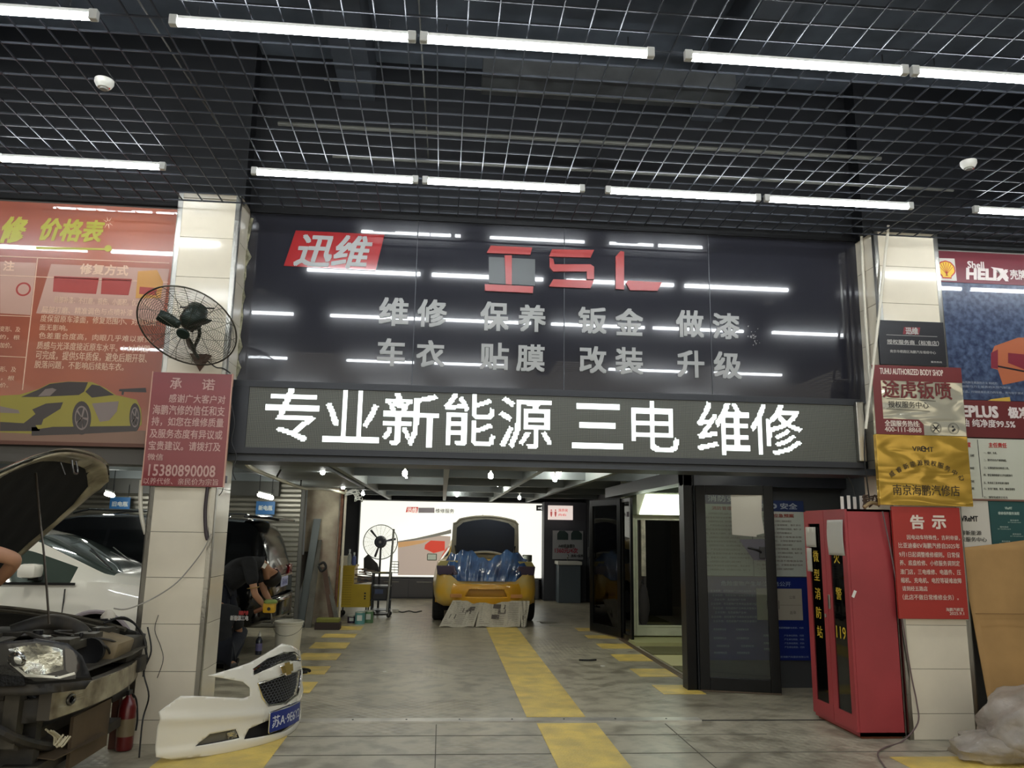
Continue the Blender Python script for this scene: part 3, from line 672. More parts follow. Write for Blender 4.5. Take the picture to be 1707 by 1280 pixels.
conduit('power_cord', 'dark cord winding down the right edge beside the promise sign', [P(388, 645, 6.41), P(386, 672, 6.41), P(391, 705, 6.41), P(386, 735, 6.41), P(394, 760, 6.41), P(388, 785, 6.41), P(393, 800, 6.41)], .004, blackp, 'cord', 6)
conduit('power_cord', 'thick dark hose hanging below the promise sign', [P(346, 812, 6.41), P(342, 850, 6.41), P(343, 885, 6.41), P(346, 900, 6.41)], .014, M('dark_hose', (58, 48, 50), .6), 'hose', 6)
conduit('power_cord', 'grey cord looping from the pillar across to the engine bay', [P(352, 890, 6.38), P(340, 915, 6.38), P(318, 945, 6.38), P(290, 975, 6.36), P(250, 1000, 6.3), P(212, 1015, 6.1), P(190, 1014, 6.0)], .005, M('grey_cord', (150, 146, 136), .6), 'cord', 6)
conduit('power_cord', 'black cord dropping from the fender to the floor by the pillar', [P(246, 1045, 6.3), P(252, 1085, 6.3), P(240, 1120, 6.3), P(248, 1160, 6.3), P(238, 1200, 6.3), P(232, 1262, 5.95)], .006, blackp, 'cord', 6)
conduit('power_cord', 'thin black cord hanging on the tiles left of the white bumper', [P(264, 1025, 6.41), P(258, 1050, 6.41), P(268, 1078, 6.41), P(272, 1100, 6.41), P(262, 1130, 6.41)], .0025, blackp, 'cord', 5)
t = thing('socket_box', 'white wall socket with dark plug on the inner side of the left pillar', 'socket', P(386, 800, 6.41))
obj('plate', B().bbox(-1.787, -1.772, 6.47, 6.57, 1.93, 2.02, .004), whitep, t); c = Vector((-1.755, 6.52, 1.97))
obj('plug', B().bbox(-1.775, -1.735, 6.50, 6.54, c.z-.03, c.z+.03, .006), M('plug_dark', (44, 34, 52), .5), t)
obj('plug_cord', B().tube([c+Vector((0, 0, -.03)), c+Vector((-.01, 0, -.1)), c+Vector((-.05, 0, -.14)), c+Vector((-.07, 0, -.08))], .004, 6, smooth=6), blackp, t)
conduit('conduit_pipe', 'curved cream pipe behind the promise sign at the left pillar edge', [P(236, 800, 6.45), P(234, 830, 6.45), P(236, 862, 6.45), P(243, 890, 6.45)], .016, cream, 'pipe', 5)
# ------------------------------------------------------------------ right-hand wall: oil poster and boards
t = thing('oil_poster', 'glazed motor oil poster with dark red header right of the right pillar', 'poster', (5.5, 6.6, 2.49))
obj('header_band', B().box(4.42, 7.2, 6.60, 6.64, 3.93, 4.23), M('poster_header_red', (112, 38, 48), .35, coat=.8, cr=.02), t)
navy = M('speckled_blue', (70, 84, 108),   .3, coat=.8, cr=.02, nz=(22, .5, (38, 48, 76)))
obj('blue_field', B().box(4.42, 7.2, 6.60, 6.64, 2.83, 3.926), navy, t)
obj('lower_band', B().box(4.42, 7.2, 6.60, 6.64, 2.49, 2.826), M('lower_maroon', (104, 40, 40), .4, coat=.6), t)
b = B(); b.prY(Q([(1558, 430), (1591, 431), (1595, 468), (1562, 467)], 6.598), 6.597, 6.6); obj('logo_ground', b, M('logo_cream', (206, 200, 190), .4), t)
# scallop shell emblem
cc = P(1577.5, 449, 6.595); b = B()
def shell(R_, y, m):
    b.m = m; pts = []
    for i in range(29):
        a = math.radians(-28+236*i/28); k = R_*(1+.04*abs(math.sin(i/28*math.pi*7))); pts.append((cc.x+k*math.cos(a), cc.z+.0+k*math.sin(a)*.95))
    pts += [(cc.x-R_*.55, cc.z-R_*.78), (cc.x-R_*.5, cc.z-R_*1.0), (cc.x+R_*.5, cc.z-R_*1.0), (cc.x+R_*.55, cc.z-R_*.78)]
    b.prY(pts, y, y+.001)
shell(.088, 6.5965, 0); shell(.076, 6.5955, 1)
b.m = 0
for i in range(-3, 4):
    a = math.radians(90+i*22); b.prY([(cc.x+i*.004-.002, cc.z-.06), (cc.x+i*.004+.002, cc.z-.06), (cc.x+.072*math.cos(a)+.0025, cc.z+.068*math.sin(a)), (cc.x+.072*math.cos(a)-.0025, cc.z+.068*math.sin(a))], 6.5945, 6.5955)
obj('scallop_emblem', b, [M('emblem_red', (176, 44, 38), .4), M('emblem_yellow', (226, 184, 52), .4)], t)
b = B(); stext(b, 'Shell', 1613, 436, 1640, 447, 6.597, .02); stext(b, 'HELIX', 1612, 449, 1680, 466, 6.597, .05, .1); stext(b, '壳牌', 1684, 450, 1710, 466, 6.597, .02); b.prY(Q([(1652, 445), (1672, 448), (1682, 464), (1676, 464)], 6.597), 6.597, 6.6)
stext(b, 'EPLUS', 1604, 677, 1663, 695, 6.597, .04); stext(b, '极净', 1681, 679, 1715, 697, 6.597, .04); stext(b, '机油 纯净度99.5%', 1590, 699, 1692, 712, 6.597, .02)
obj('lettering', b, M('poster_white', (222, 210, 204), .4, coat=.5), t)
b = B()
for i, y in enumerate((636, 643, 652)): stext(b, ['由壳牌可溯源的方法 制成的', '创新马力士基质的天然气制油', '正品，行动结束后无力的车检，壳与别于测试'][i], 1604, y, 1662+i*22, y+4, 6.597, .008)
obj('small_print', b, M('small_grey', (150, 156, 166), .5), t)
b = B(); kk = lambda pts, m, l: (setattr(b, 'm', m), b.prY([tuple(P(1540+x*.281, 380+y*.281, 6.597).xz) for x, y in pts], 6.599-l*.0007, 6.6))
kk([(420, 700), (560, 650), (620, 650), (620, 900), (470, 930), (440, 840), (400, 830), (405, 740)], 0, 1); kk([(400, 740), (440, 720), (440, 835), (400, 830)], 1, 2); kk([(500, 740), (600, 750), (600, 840), (500, 800)], 1, 2)
kk([(440, 815), (620, 850), (620, 860), (440, 825)], 2, 3); kk([(400, 1015), (510, 1002), (515, 1028), (380, 1024)], 3, 1)
obj('printed_car', b, [M('print_orange', (172, 96, 62), .4, coat=.7), M('print_maroon', (122, 36, 50), .4, coat=.7), M('print_black', (30, 28, 34), .4), M('print_mustard', (196, 160, 66), .4)], t)

cream_b = M('board_cream', (196, 196, 178), .45, coat=.4)
t = thing('duty_board', 'pale board listing duties in small print under the oil poster', 'notice', (5.3, 6.6, 1.95))
obj('board', B().box(4.42, 6.6, 6.605, 6.64, 1.945, 2.48), cream_b, t)
b = B(); stext(b, '主任责任', 1648, 738, 1678, 746, 6.602, .02); stext(b, '度', 1612, 737, 1618, 745, 6.602, .02); obj('red_heading', b, red_ink, t)
b = B()
for y, s_, wd in ((753, '一、维护、负责。', 22), (765, '二、落实安全生产规章制度。', 38), (778, '三、定期组织安全检查工作。', 42), (790, '四、督促维修质量与工作流程执行', 48), (803, '五、负责员工技术培训与指导', 42), (813, '六、支付厂规调、秩序、物业管理等', 52), (827, '七、领导完成其它任务', 40)):
    stext(b, s_, 1640, y, 1640+wd, y+4, 6.602, .008)
for y in (757, 778, 800, 812): stext(b, '程、流程', 1610, y, 1624, y+4, 6.602, .008)
b.box(4.735, 4.738, 6.601, 6.605, 1.96, 2.47); b.box(5.62, 5.623, 6.601, 6.605, 1.96, 2.47)
obj('small_print', b, black_ink, t)
obj('frame_rail', B().box(4.42, 6.6, 6.598, 6.61, 1.93, 1.945), M('rail_brown', (120, 84, 70), .5), t)
t = thing('authorised_centre_board', 'white service centre board with dark lettering beside the red notice', 'sign', (4.6, 6.6, 1.3))
obj('board', B().box(4.42, 4.785, 6.61, 6.64, 1.2, 1.927), M('board_white', (206, 200, 186), .45), t)
b = B(); stext(b, 'VReMT', 1602, 860, 1630, 869, 6.606, .02); stext(b, '威睿新能源', 1592, 884, 1636, 892, 6.606, .01); stext(b, '授权服务中心', 1592, 895, 1645, 903, 6.606, .01)
obj('lettering', b, black_ink, t)
t = thing('process_board', 'dark green board with small pale print at the right photo edge', 'sign', (5.2, 6.6, 1.3))
obj('board', B().box(4.79, 6.2, 6.608, 6.64, 1.2, 1.927), M('board_green', (38, 78, 76), .45), t)
b = B(); stext(b, 'VReMT', 1675, 845, 1687, 849, 6.604, .02); stext(b, '维修保养服务流程', 1664, 853, 1699, 858, 6.604, .02)
for x, y in ((1684, 866), (1667, 877), (1688, 889), (1670, 901)): stext(b, '服务接待', x, y, x+14, y+2.5, 6.604, .0); stext(b, '客户进店登记信息', x-4, y+4, x+18, y+5.5, 6.604, .0)
obj('lettering', b, M('board_pale', (190, 204, 190), .5), t)
# cardboard sheet
t = thing('cardboard_sheet', 'large brown cardboard leaning against the wall right of the right pillar', 'cardboard', (4.9, 6.3, 0))
cb = M('cardboard', (172, 134, 82), .8, nz=(2.5, .15), bp=(3, .15))
b = B(); b.sheet([(4.44, 0), (6.3, 0), (6.3, 1.68), (5.1, 1.60), (4.78, 1.56), (4.44, 1.52)], [], .12, lambda u, v: (u, 6.30+v*.16+.012*math.sin(u*5)*v, v))
obj('sheet', b, cb, t, smooth=True, solid=.008)
obj('fold', B().box(4.44, 6.3, 6.405, 6.412, .985, .99), M('cardboard_fold', (130, 96, 56), .9), t)
# plastic bag
def blob(c, r, amp, fr, seed, nx=48, ny=28, flat=.0):
    rnd = random.Random(seed); ph = [(rnd.uniform(0, 6), rnd.uniform(0, 6), rnd.uniform(2, fr), rnd.uniform(2, fr)) for _ in range(9)]
    v = []; f = []
    for j in range(ny+1):
        th = math.pi*j/ny
        for i in range(nx):
            p = 2*math.pi*i/nx; k = 1+sum(amp/(q[2])*math.sin(q[2]*p*1.0//1*1+q[0]+q[2]*th*2)*math.cos(round(q[3])*p+q[1]) for q in ph)*math.sin(th)
            z = r[2]*math.cos(th)*k; v.append((c[0]+r[0]*math.sin(th)*math.cos(p)*k, c[1]+r[1]*math.sin(th)*math.sin(p)*k, max(.003, c[2]+z)))
    for j in range(ny):
        for i in range(nx): f.append((j*nx+i, j*nx+(i+1) % nx, (j+1)*nx+(i+1) % nx, (j+1)*nx+i))
    return B().add(v, f)
t = thing('plastic_bag', 'crumpled translucent grey plastic bag on the floor by the right pillar', 'bag', (4.45, 5.9, 0))
bagm = M('milky_plastic', (182, 172, 160), .28, coat=.5, al=.62, bp=(14, 1), nz=(6, .25))
obj('film', blob((4.52, 5.85, .22), (.48, .33, .31), .16, 7, 3), bagm, t, smooth=60)
obj('film_fold', blob((4.12, 5.85, .09), (.33, .20, .12), .2, 7, 5, 36, 18), bagm, t, smooth=60)
# ------------------------------------------------------------------ red fire cabinet
t = thing('fire_cabinet', 'tall red steel fire cabinet with glazed double doors beside the right pillar', 'cabinet', (3.57, 6.85, 0))
fr = M('fire_red', (158, 56, 60), .42, nz=(1.6, .16), bp=(3, .06)); X0, X1, Y0, Y1, HT = 3.385, 3.785, 6.46, 7.235, 1.83
obj('carcass', B().box(X0+.02, X1, Y0, Y0+.006, .02, HT).box(X0+.02, X1, Y1-.006, Y1, .02, HT).box(X1-.006, X1, Y0, Y1, .02, HT).box(X0+.02, X1, Y0, Y1, HT-.02, HT).box(X0+.02, X1, Y0, Y1, .02, .05), fr, t)
obj('plinth', B().box(X0+.04, X1-.02, Y0+.02, Y1-.02, 0, .02), M('rust', (110, 58, 34), .8), t)
YM = (Y0+Y1)/2
gl_c = G('cabinet_glass', (215, 215, 210), .07)
for k, (a, c) in enumerate(((Y0+.004, YM-.003), (YM+.003, Y1-.004))):
    d = obj('door', B().box(X0, X0+.02, a, c, .05, .17).box(X0, X0+.02, a, c, HT-.12, HT-.01).box(X0, X0+.02, a, a+.075, .17, HT-.12).box(X0, X0+.02, c-.075, c, .17, HT-.12), fr, t)
    obj('pane', B().box(X0+.009, X0+.012, a+.075, c-.075, .17, HT-.12), gl_c, d)
    b = B()
    for i, s_ in enumerate(('微', '型', '消', '防', '站') if k else ('火', '警', '119')):
        zc = (1.42-i*.165 if k else (1.42, 1.12, .80)[i]); yc = (a+c)/2
        b.text(s_, 0, zc, None if s_ != '119' else .16, .10, 0, .012, 0, lambda X, Z, yc=yc: (X0+.006, yc-X, Z))
    obj('lettering', b, M('gilt_letter', (206, 172, 40), .5), d)
    obj('handle' if k == 0 else 'lock', B().bbox(X0-.012, X0, (c-.05) if k == 0 else a+.03, (c-.02) if k == 0 else a+.05, .98 if k == 0 else .9, 1.1 if k == 0 else .93, .004), alu, d)
for z in (.45, .85, 1.25): obj('shelf', B().box(X0+.03, X1-.01, Y0+.01, Y1-.01, z, z+.012), fr, t)
def extinguisher(x, y, z, label, s=1.0, grp=None):
    e = thing('fire_extinguisher', label, 'fire extinguisher', (x, y, z), 0.0, grp)
    obj('cylinder', B().lathe([(r*s, h*s) for r, h in ((.0, 0), (.055, .005), (.06, .02), (.06, .29), (.045, .34), (.02, .365), (.018, .38))], Matrix(), 20), M('extinguisher_red', (96, 20, 20), .3, coat=.4), e, smooth=True)
    obj('label_band', B().lathe([(.0605*s, .10*s), (.0605*s, .22*s)], Matrix(), 20), M('extinguisher_label', (120, 106, 80), .5), e, smooth=True)
    obj('valve', B().bbox(-.012*s, .012*s, -.03*s, .04*s, .38*s, .41*s, .003), blackp, e)
    obj('hose', B().tube([(0, .03*s, .39*s), (.03*s, .07*s, .33*s), (.055*s, .06*s, .2*s), (.055*s, .05*s, .12*s)], .007*s, 6, smooth=6), rubber, e, smooth=True)
    return e
extinguisher(3.57, 6.7, .05, 'small red extinguisher standing inside the red fire cabinet', .9)
t = thing('hose_reel', 'coiled fire hose reel lying in the bottom of the red cabinet', 'hose reel', (3.6, 7.0, .05)); b = B()
for k in range(6): b.tube([(3.6+(.06+.016*k)*math.cos(i*math.pi/12), 7.0, .2+(.06+.016*k)*math.sin(i*math.pi/12)) for i in range(24)], .012, 6, True)
obj('hose_coil', b, M('hose_canvas', (150, 110, 96), .8), t); obj('reel_plate', B().cyl((3.6, 6.97, .2), (3.6, 7.03, .2), .05, n=16), dark, t)
def paper(name, label, x, y0, y1, z0, z1, m=None, cat='paper', bend=.01):
    b = B(); b.sheet([(y0, z0), (y1, z0), (y1, z1), (y0, z1)], [], .05, lambda u, v: (x-bend*math.sin((v-z0)/(z1-z0)*3), u, v))
    return tag(obj(name, b, m or M('paper', (176, 172, 162), .7), smooth=True, solid=.001), label, cat)
paper('paper_note', 'white sheet taped over the upper corner of the near cabinet door', X0-.003, 6.49, 6.77, 1.44, 1.74)
paper('paper_note', 'narrow printed slip on the far cabinet door, upper of two', X0-.002, 7.0, 7.2, 1.5, 1.68, bend=.002)
paper('paper_note', 'narrow printed slip on the far cabinet door, lower of two', X0-.002, 7.1, 7.2, 1.28, 1.49, bend=.002)
c = P(1424, 990, 6.455); tag(obj('sticker', B().box(-.012, .012, -.001, .001, -.03, .03, Matrix.Translation((c.x, 6.457, c.z)) @ Matrix.Rotation(.45, 4, 'Y')), whitep), 'small white tag stuck on the side of the red cabinet', 'tag')
# things lying on top of the cabinet
for i, px in enumerate((1404, 1415, 1425, 1436)):
    c = P(px, 848, 6.7); o = obj('paint_stick', B().box(c.x-.013, c.x+.013, 6.69, 6.70, HT, HT+.115+.01*(i % 2)), whitep)
    tag(o, ['leftmost', 'second from left', 'third from left', 'rightmost'][i]+' of four white strips standing on the red cabinet', 'strip', 'white strips on the cabinet')
t = thing('wire_junction', 'tangle of taped cable ends hanging over the cabinet top', 'cable', P(1452, 838, 6.5)); b = B()
for k in range(5):
    q = [P(1452+random.uniform(-14, 16), 838+random.uniform(-14, 10), 6.55) for _ in range(4)]; b.tube(q, .007, 6, smooth=5)
obj('cable_tails', b, M('wire_brown', (70, 52, 40), .7), t); obj('tape_wrap', B().tube([P(1440, 846, 6.52), P(1452, 838, 6.52), P(1466, 841, 6.52)], .016, 8, smooth=4), M('tape_tan', (150, 128, 90), .6), t)
conduit('power_cord', 'black cord running down the right pillar above the red cabinet', [P(1442, 715, 6.40), P(1441, 760, 6.42), P(1445, 800, 6.45), P(1449, 830, 6.48)], .006, blackp, 'cord', 5)
conduit('power_cord', 'thin cable dangling beneath the led display at its right end', [P(1410, 790, 6.7), P(1422, 812, 6.7), P(1428, 845, 6.7)], .006, blackp, 'cord', 5)
conduit('power_cord', 'grey cord down the corner between the red cabinet and the pillar', [P(1471, 852, 6.42), P(1487, 930, 6.42), P(1502, 1020, 6.41), P(1518, 1120, 6.41), P(1528, 1170, 6.40), P(1530, 1205, 6.38), PZ(1505, 1235, .01), PZ(1475, 1246, .01), PZ(1463, 1258, .01), PZ(1480, 1285, .01)], .006, M('cord_grey_brown', (104, 86, 84), .6), 'cord', 6)
# ------------------------------------------------------------------ drive-through interior
CZ = 2.30
ic = struct('ceiling_interior', B().box(-12, 6, 7.05, 19.6, CZ+.22, CZ+.3), M('inner_slab', (96, 104, 108), .7, nz=(1.5, .25)))
beam_m = M('inner_beam', (130, 136, 134), .5, m=.2)
for x in (-1.28, .03, 1.15, 2.05): obj('beam', B().box(x-.035, x+.035, 7.05, 19.6, CZ, CZ+.22), beam_m, ic)
for y in (7.9, 9.4, 11.2, 13.2, 15.4, 17.6): obj('cross_beam', B().box(-12, 6, y-.05, y+.05, CZ+.03, CZ+.22), M('inner_cross', (112, 118, 120), .5), ic)
obj('duct', B().box(-2.4, -1.35, 7.1, 13.8, CZ-.03, CZ+.1), M('duct_grey', (110, 116, 116), .5, nz=(2, .3)), ic)
bulb = M('spot_bulb', (250, 252, 245), e=40)
BL = [(503, 762, 'nearest the left end under the led display'), (538, 785, 'left of the middle, second row'), (675, 788, 'between the left duct and the lane centre'), (832, 771, 'nearest the middle under the led display'), (818, 792, 'just behind the middle one'), (963, 776, 'nearest the right side of the lane'), (925, 797, 'right of the lane, second row'), (762, 824, 'over the screen centre'), (866, 829, 'over the yellow car'), (605, 822, 'near the concrete column'), (572, 811, 'left, far end')]
for px, py, lb in BL:
    c = PZ(px, py, CZ-.02)
    if c.y > 19: continue
    t = thing('ceiling_bulb', 'small glowing ceiling bulb, '+lb, 'lamp', (c.x, c.y, c.z), None, 'ceiling bulbs of the drive-through')
    obj('globe', B().lathe([(0, -.045), (.022, -.04), (.032, -.015), (.028, .015), (.014, .03)], c, 14), bulb, t, smooth=True)
    obj('socket', B().cyl(c+Vector((0, 0, .03)), (c.x, c.y, CZ+.22), .014, n=10), whitep, t)
for px, py, px2, py2, z, lb in ((432, 825, 453, 830, 2.1, 'short tube lamp in front of the roller shutter at left'), (177, 823, 188, 826, 2.12, 'short tube lamp seen left of the pillar above the white car')):
    a = P(px, py, 12.6); c2 = P(px2, py2, 12.0)
    t = thing('short_tube_lamp', lb, 'lamp', a, None, 'short tube lamps in the workshop'); obj('diffuser', B().cyl(a, c2, .03, n=10), M('tube_inner', (250, 250, 240), e=26), t); obj('housing', B().cyl(a+Vector((0, 0, .05)), c2+Vector((0, 0, .05)), .02, n=6), tubecap, t); obj('hanger', B().cyl(a+Vector((0, 0, .05)), (a.x, a.y, 2.52), .006, n=6).cyl(c2+Vector((0, 0, .05)), (c2.x, c2.y, 2.52), .006, n=6), dark, t)
for x, y, z, lb in ((-6.0, 8.4, 2.3, 'tube lamp over the white car'), (-4.2, 10.2, 2.3, 'tube lamp over the black suv'), (-1.9, 9.0, 2.28, 'tube lamp over the bending person'), (.3, 17.8, 2.26, 'tube lamp at the far end'), (-.6, 12.4, 2.26, 'tube lamp above the lane'), (1.6, 11.0, 2.26, 'tube lamp right of the lane'), (3.2, 7.7, 2.26, 'tube lamp over the open glass leaf'), (-3.2, 7.7, 2.26, 'tube lamp over the white car nose'), (-4.1, 7.6, 2.26, 'tube lamp over the white car windshield'), (-5.2, 7.5, 2.26, 'tube lamp over the white car door'), (.2, 8.6, 2.26, 'tube lamp just inside the lane'), (1.0, 14.2, 2.26, 'tube lamp over the yellow car tail'), (-.3, 16.2, 2.26, 'tube lamp before the screen')):
    t = thing('unseen_workshop_tube', lb+' added for light under the low workshop ceiling', 'lamp', (x, y, z), None, 'workshop tube lamps')  # tubes added out of view to brighten the workshop, cars and notices
    obj('diffuser', B().cyl((x, y-.45, z+.16), (x, y+.45, z+.16), .016, n=8), M('tube_workshop', (250, 250, 238), e=30), t); obj('housing', B().box(x-.02, x+.02, y-.48, y+.48, z+.18, z+.215), tubecap, t)
# sagging pale pipe with ties from the pillar to the concrete column
conduit('sagging_pipe', 'sagging pale pipe tied under the beams from left pillar to concrete column', [P(403, 762, 6.95), P(420, 780, 8.0), P(460, 797, 9.6), P(505, 813, 11.5), P(540, 815, 12.9), P(575, 822, 13.7)], lambda t: .022, M('sagging_pale', (176, 172, 150), .5), 'pipe', 6)
conduit('cable_tie', 'black strap holding the sagging pipe, nearer of two', [P(468, 783, 9.5), P(460, 797, 9.55)], .012, blackp, 'strap')
conduit('cable_tie', 'black strap holding the sagging pipe, farther of two', [P(502, 801, 11.2), P(501, 811, 11.3)], .012, blackp, 'strap')
# ------------------------------------------------------------------ roller shutter on the left
rs = bpy.data.objects.new('wall_shutter', None); C.objects.link(rs); rs['kind'] = 'structure'
slm = M('shutter_slat', (128, 126, 116), .4, m=.5, nz=(1.5, .2))
sl0 = obj('slat', B().ext([(13.5, 0), (13.478, .02), (13.478, .06), (13.5, .078)], lambda a, b_, d: (d, a, b_), -11.9, -2.36), slm, rs)
sl0.location.z = 0
for i in range(1, 30): inst('slat', sl0, (0, 0, i*.08))
struct('trim_shutter_beam', B().box(-12, -2.7, 13.32, 13.5, 2.1, 2.55).box(-12, -2.3, 13.5, 13.6, 0, 2.6), M('shutter_beam', (84, 84, 80), .6))
blue_s = M('blue_sign', (26, 98, 156), .45)
for nm, lb, q in (('new_cell_sign', 'small blue sign on the roller shutter right of the left pillar', (426, 836, 459, 857, '新电瓶')), ('old_cell_sign', 'small blue sign on the roller shutter left of the left pillar', (182, 829, 218, 851, '旧电瓶'))):
    a, c = P(q[0], q[3], 13.3), P(q[2], q[1], 13.3); t = thing('blue_sign', lb, 'sign', (a.x, 13.3, a.z))
    obj('board', B().box(a.x, c.x, 13.29, 13.31, a.z, c.z), blue_s, t); b = B(); stext(b, q[4], q[0]+5, (q[1]+q[3])/2-4, q[2]-5, (q[1]+q[3])/2+4, 13.285, .03); obj('lettering', b, M('sign_pale', (206, 214, 210), .5), t)
    obj('hanger', B().cyl((a.x+.04, 13.3, c.z), (a.x+.04, 13.3, c.z+.2), .004, n=5).cyl((c.x-.04, 13.3, c.z), (c.x-.04, 13.3, c.z+.2), .004, n=5), dark, t)
# ------------------------------------------------------------------ concrete column, pipes and leaning boards
col = struct('concrete_column', B().bbox(-2.31, -1.78, 13.85, 14.4, 0, 2.52, .02), concrete)
obj('base_plaster', B().box(-2.315, -1.775, 13.84, 13.86, .02, 2.4), M('peeling_plaster', (172, 164, 144), .8, nz=(2.5, .4, (138, 122, 108))), col)
conduit('conduit_pipe', 'rusty brown downpipe on the right corner of the concrete column', [(-1.74, 13.8, 0), (-1.72, 13.8, 2.25)], .025, M('rusty_pipe', (110, 72, 52), .7, nz=(10, .4)))
conduit('conduit_pipe', 'cream downpipe beside the rusty one on the concrete column', [(-1.67, 13.82, 0), (-1.665, 13.82, 2.25)], .022, cream)
t = thing('cable_tangle', 'tangle of pale cables at the top of the concrete column', 'cable', P(590, 826, 13.7)); b = B()
for k in range(5):
    q = [P(575, 822+k, 13.7), P(588+k*3, 818+random.uniform(-3, 8), 13.6), P(597+random.uniform(-6, 8), 830+random.uniform(-4, 6), 13.6), P(604+random.uniform(-5, 6), 830+random.uniform(-6, 5), 13.5)]; b.tube(q, .008, 5, smooth=5)
obj('cable_loops', b, M('cable_pale', (170, 170, 164), .5), t)
woods = [M('timber_grey', (92, 90, 82), .8, nz=(5, .3)), M('timber_brown', (86, 64, 50), .8, nz=(5, .3)), M('board_steel', (86, 92, 92), .5, m=.3), M('timber_dark', (56, 50, 44), .8)]
BR = [(-2.62, 13.5, -2.35, 13.8, 1.15, .09, 1, 'dark brown'), (-2.45, 13.45, -2.25, 13.8, 1.2, .10, 3, 'nearly black'), (-2.26, 13.55, -2.12, 13.8, 1.75, .12, 2, 'grey steel'), (-2.12, 13.5, -2.08, 13.8, 1.4, .10, 0, 'grey timber'), (-1.72, 13.5, -1.96, 13.8, .95, .08, 1, 'short brown'), (-1.62, 13.45, -1.9, 13.78, .8, .07, 0, 'short grey')]
for i, (x0, y0, x1, y1, h, w_, m, lb) in enumerate(BR):
    b = B(); v = [Vector((x0-w_/2, y0, 0)), Vector((x0+w_/2, y0, 0)), Vector((x1+w_/2, y1, h)), Vector((x1-w_/2, y1, h))]
    b.add(v+[p+Vector((0, .03, 0)) for p in v], [(0, 1, 2, 3), (7, 6, 5, 4), (0, 4, 5, 1), (1, 5, 6, 2), (2, 6, 7, 3), (3, 7, 4, 0)])
    tag(obj('leaning_board', b, woods[m]), lb+' board leaning against the concrete column', 'board', 'boards leaning on the concrete column')
conduit('rope_coil', 'dark hose coil hanging on the boards by the column', [(-2.0, 13.46, 1.0), (-1.92, 13.44, 1.04), (-1.88, 13.44, .96), (-1.95, 13.44, .9), (-2.0, 13.46, .98)], .02, rubber, 'hose', 4)
t = thing('battery_block', 'small dark block with olive top on the floor by the column', 'block', (-1.78, 13.35, 0)); obj('body', B().bbox(-1.98, -1.58, 13.25, 13.45, 0, .11, .01), M('block_dark', (52, 40, 36), .7), t); obj('cover', B().bbox(-1.96, -1.6, 13.27, 13.5, .11, .17, .01), M('block_olive', (120, 120, 50), .7), t)
tag(obj('foam_pad', B().bbox(-1.93, -1.7, 13.55, 13.8, 0, .1, .02), M('pad_green', (110, 112, 60), .8)), 'greenish pad behind the dark block on the floor', 'pad')
# ------------------------------------------------------------------ yellow tool trolley
ty = M('trolley_yellow', (186, 158, 34), .4, nz=(3, .12))
t = thing('tool_trolley', 'yellow perforated steel tool trolley beside the concrete column', 'trolley', (-1.55, 15.0, 0))
b = B(); b.sheet([(-1.86, .2), (-1.27, .2), (-1.27, .6), (-1.57, .6), (-1.57, .92), (-1.86, .92)], [rr(-1.80, -1.63, .83, .86, .014)], .05, lambda u, v: (u, 14.88, v))
obj('side_panel', b, ty, t, solid=.006)
b = B()
for i in range(8):
    for j in range(13): b.cyl((-1.81+i*.028, 14.879, .25+j*.042), (-1.81+i*.028, 14.8795, .25+j*.042), .006, n=6)
o = obj('punched_hole', b, blackp, t); o['kind'] = 'stuff'
obj('body', B().box(-1.86, -1.27, 14.9, 15.5, .2, .6).box(-1.86, -1.57, 14.9, 15.5, .6, .9), ty, t)
obj('worktop', B().box(-1.87, -1.55, 14.87, 15.5, .9, .93), ty, t)
obj('label_square', B().box(-1.37, -1.34, 14.875, 14.88, .43, .46).box(-1.37, -1.34, 14.875, 14.88, .38, .41).box(-1.37, -1.34, 14.875, 14.88, .34, .365), blackp, t)
for x, y in ((-1.8, 14.95), (-1.33, 14.95), (-1.8, 15.42), (-1.33, 15.42)):
    w_ = obj('caster', B().cyl((x, y-.02, .05), (x, y+.02, .05), .05, n=14), rubber, t); obj('fork', B().box(x-.012, x+.012, y-.03, y+.03, .05, .2), steel, w_)
tag(obj('cardboard_box', B().bbox(-1.84, -1.72, 14.95, 15.15, .93, 1.1, .004), M('box_pale', (206, 198, 180), .7)), 'pale cardboard box on top of the yellow trolley', 'box')
def spray(x, y, z, h, col, label):
    t = thing('spray_bottle', label, 'bottle', (x, y, z), 0)
    obj('bottle', B().lathe([(0, 0), (.036, .003), (.038, h*.5), (.03, h*.66), (.014, h*.76), (.013, h*.82)], Matrix(), 16), col, t, smooth=True)
    obj('trigger', B().box(-.012, .012, -.05, .02, h*.84, h*.97).box(-.006, .006, -.045, -.03, h*.66, h*.86).cyl((0, 0, h*.8), (0, 0, h*.86), .015, n=10), M('trigger_white', (206, 214, 216), .4), t)
spray(-1.68, 15.0, .93, .3, M('bottle_clear', (200, 206, 200), .1, al=.55), 'clear spray bottle with white trigger on the yellow trolley')
spray(-1.6, 15.05, .93, .24, M('bottle_blue', (96, 112, 176), .2, al=.7), 'bluish spray bottle on the yellow trolley, right of the clear one')
t = thing('tool_heap', 'messy pile of tools and rags on the trolley shelf', 'tools', (-1.45, 15.1, .6)); b = B()
for k in range(12):
    a = random.uniform(-.6, .6); c = Vector((-1.42+random.uniform(-.1, .1), 15.05+random.uniform(-.08, .1), .62+.022*k)); b.box(-.12, .12, -.02, .02, -.009, .009, Matrix.Translation(c) @ Matrix.Rotation(a, 4, 'Z') @ Matrix.Rotation(random.uniform(-.15, .15), 4, 'Y'))
o = obj('tool_pile', b, M('tool_brown', (130, 104, 78), .5, m=.2, nz=(12, .5, (90, 90, 96))), t)
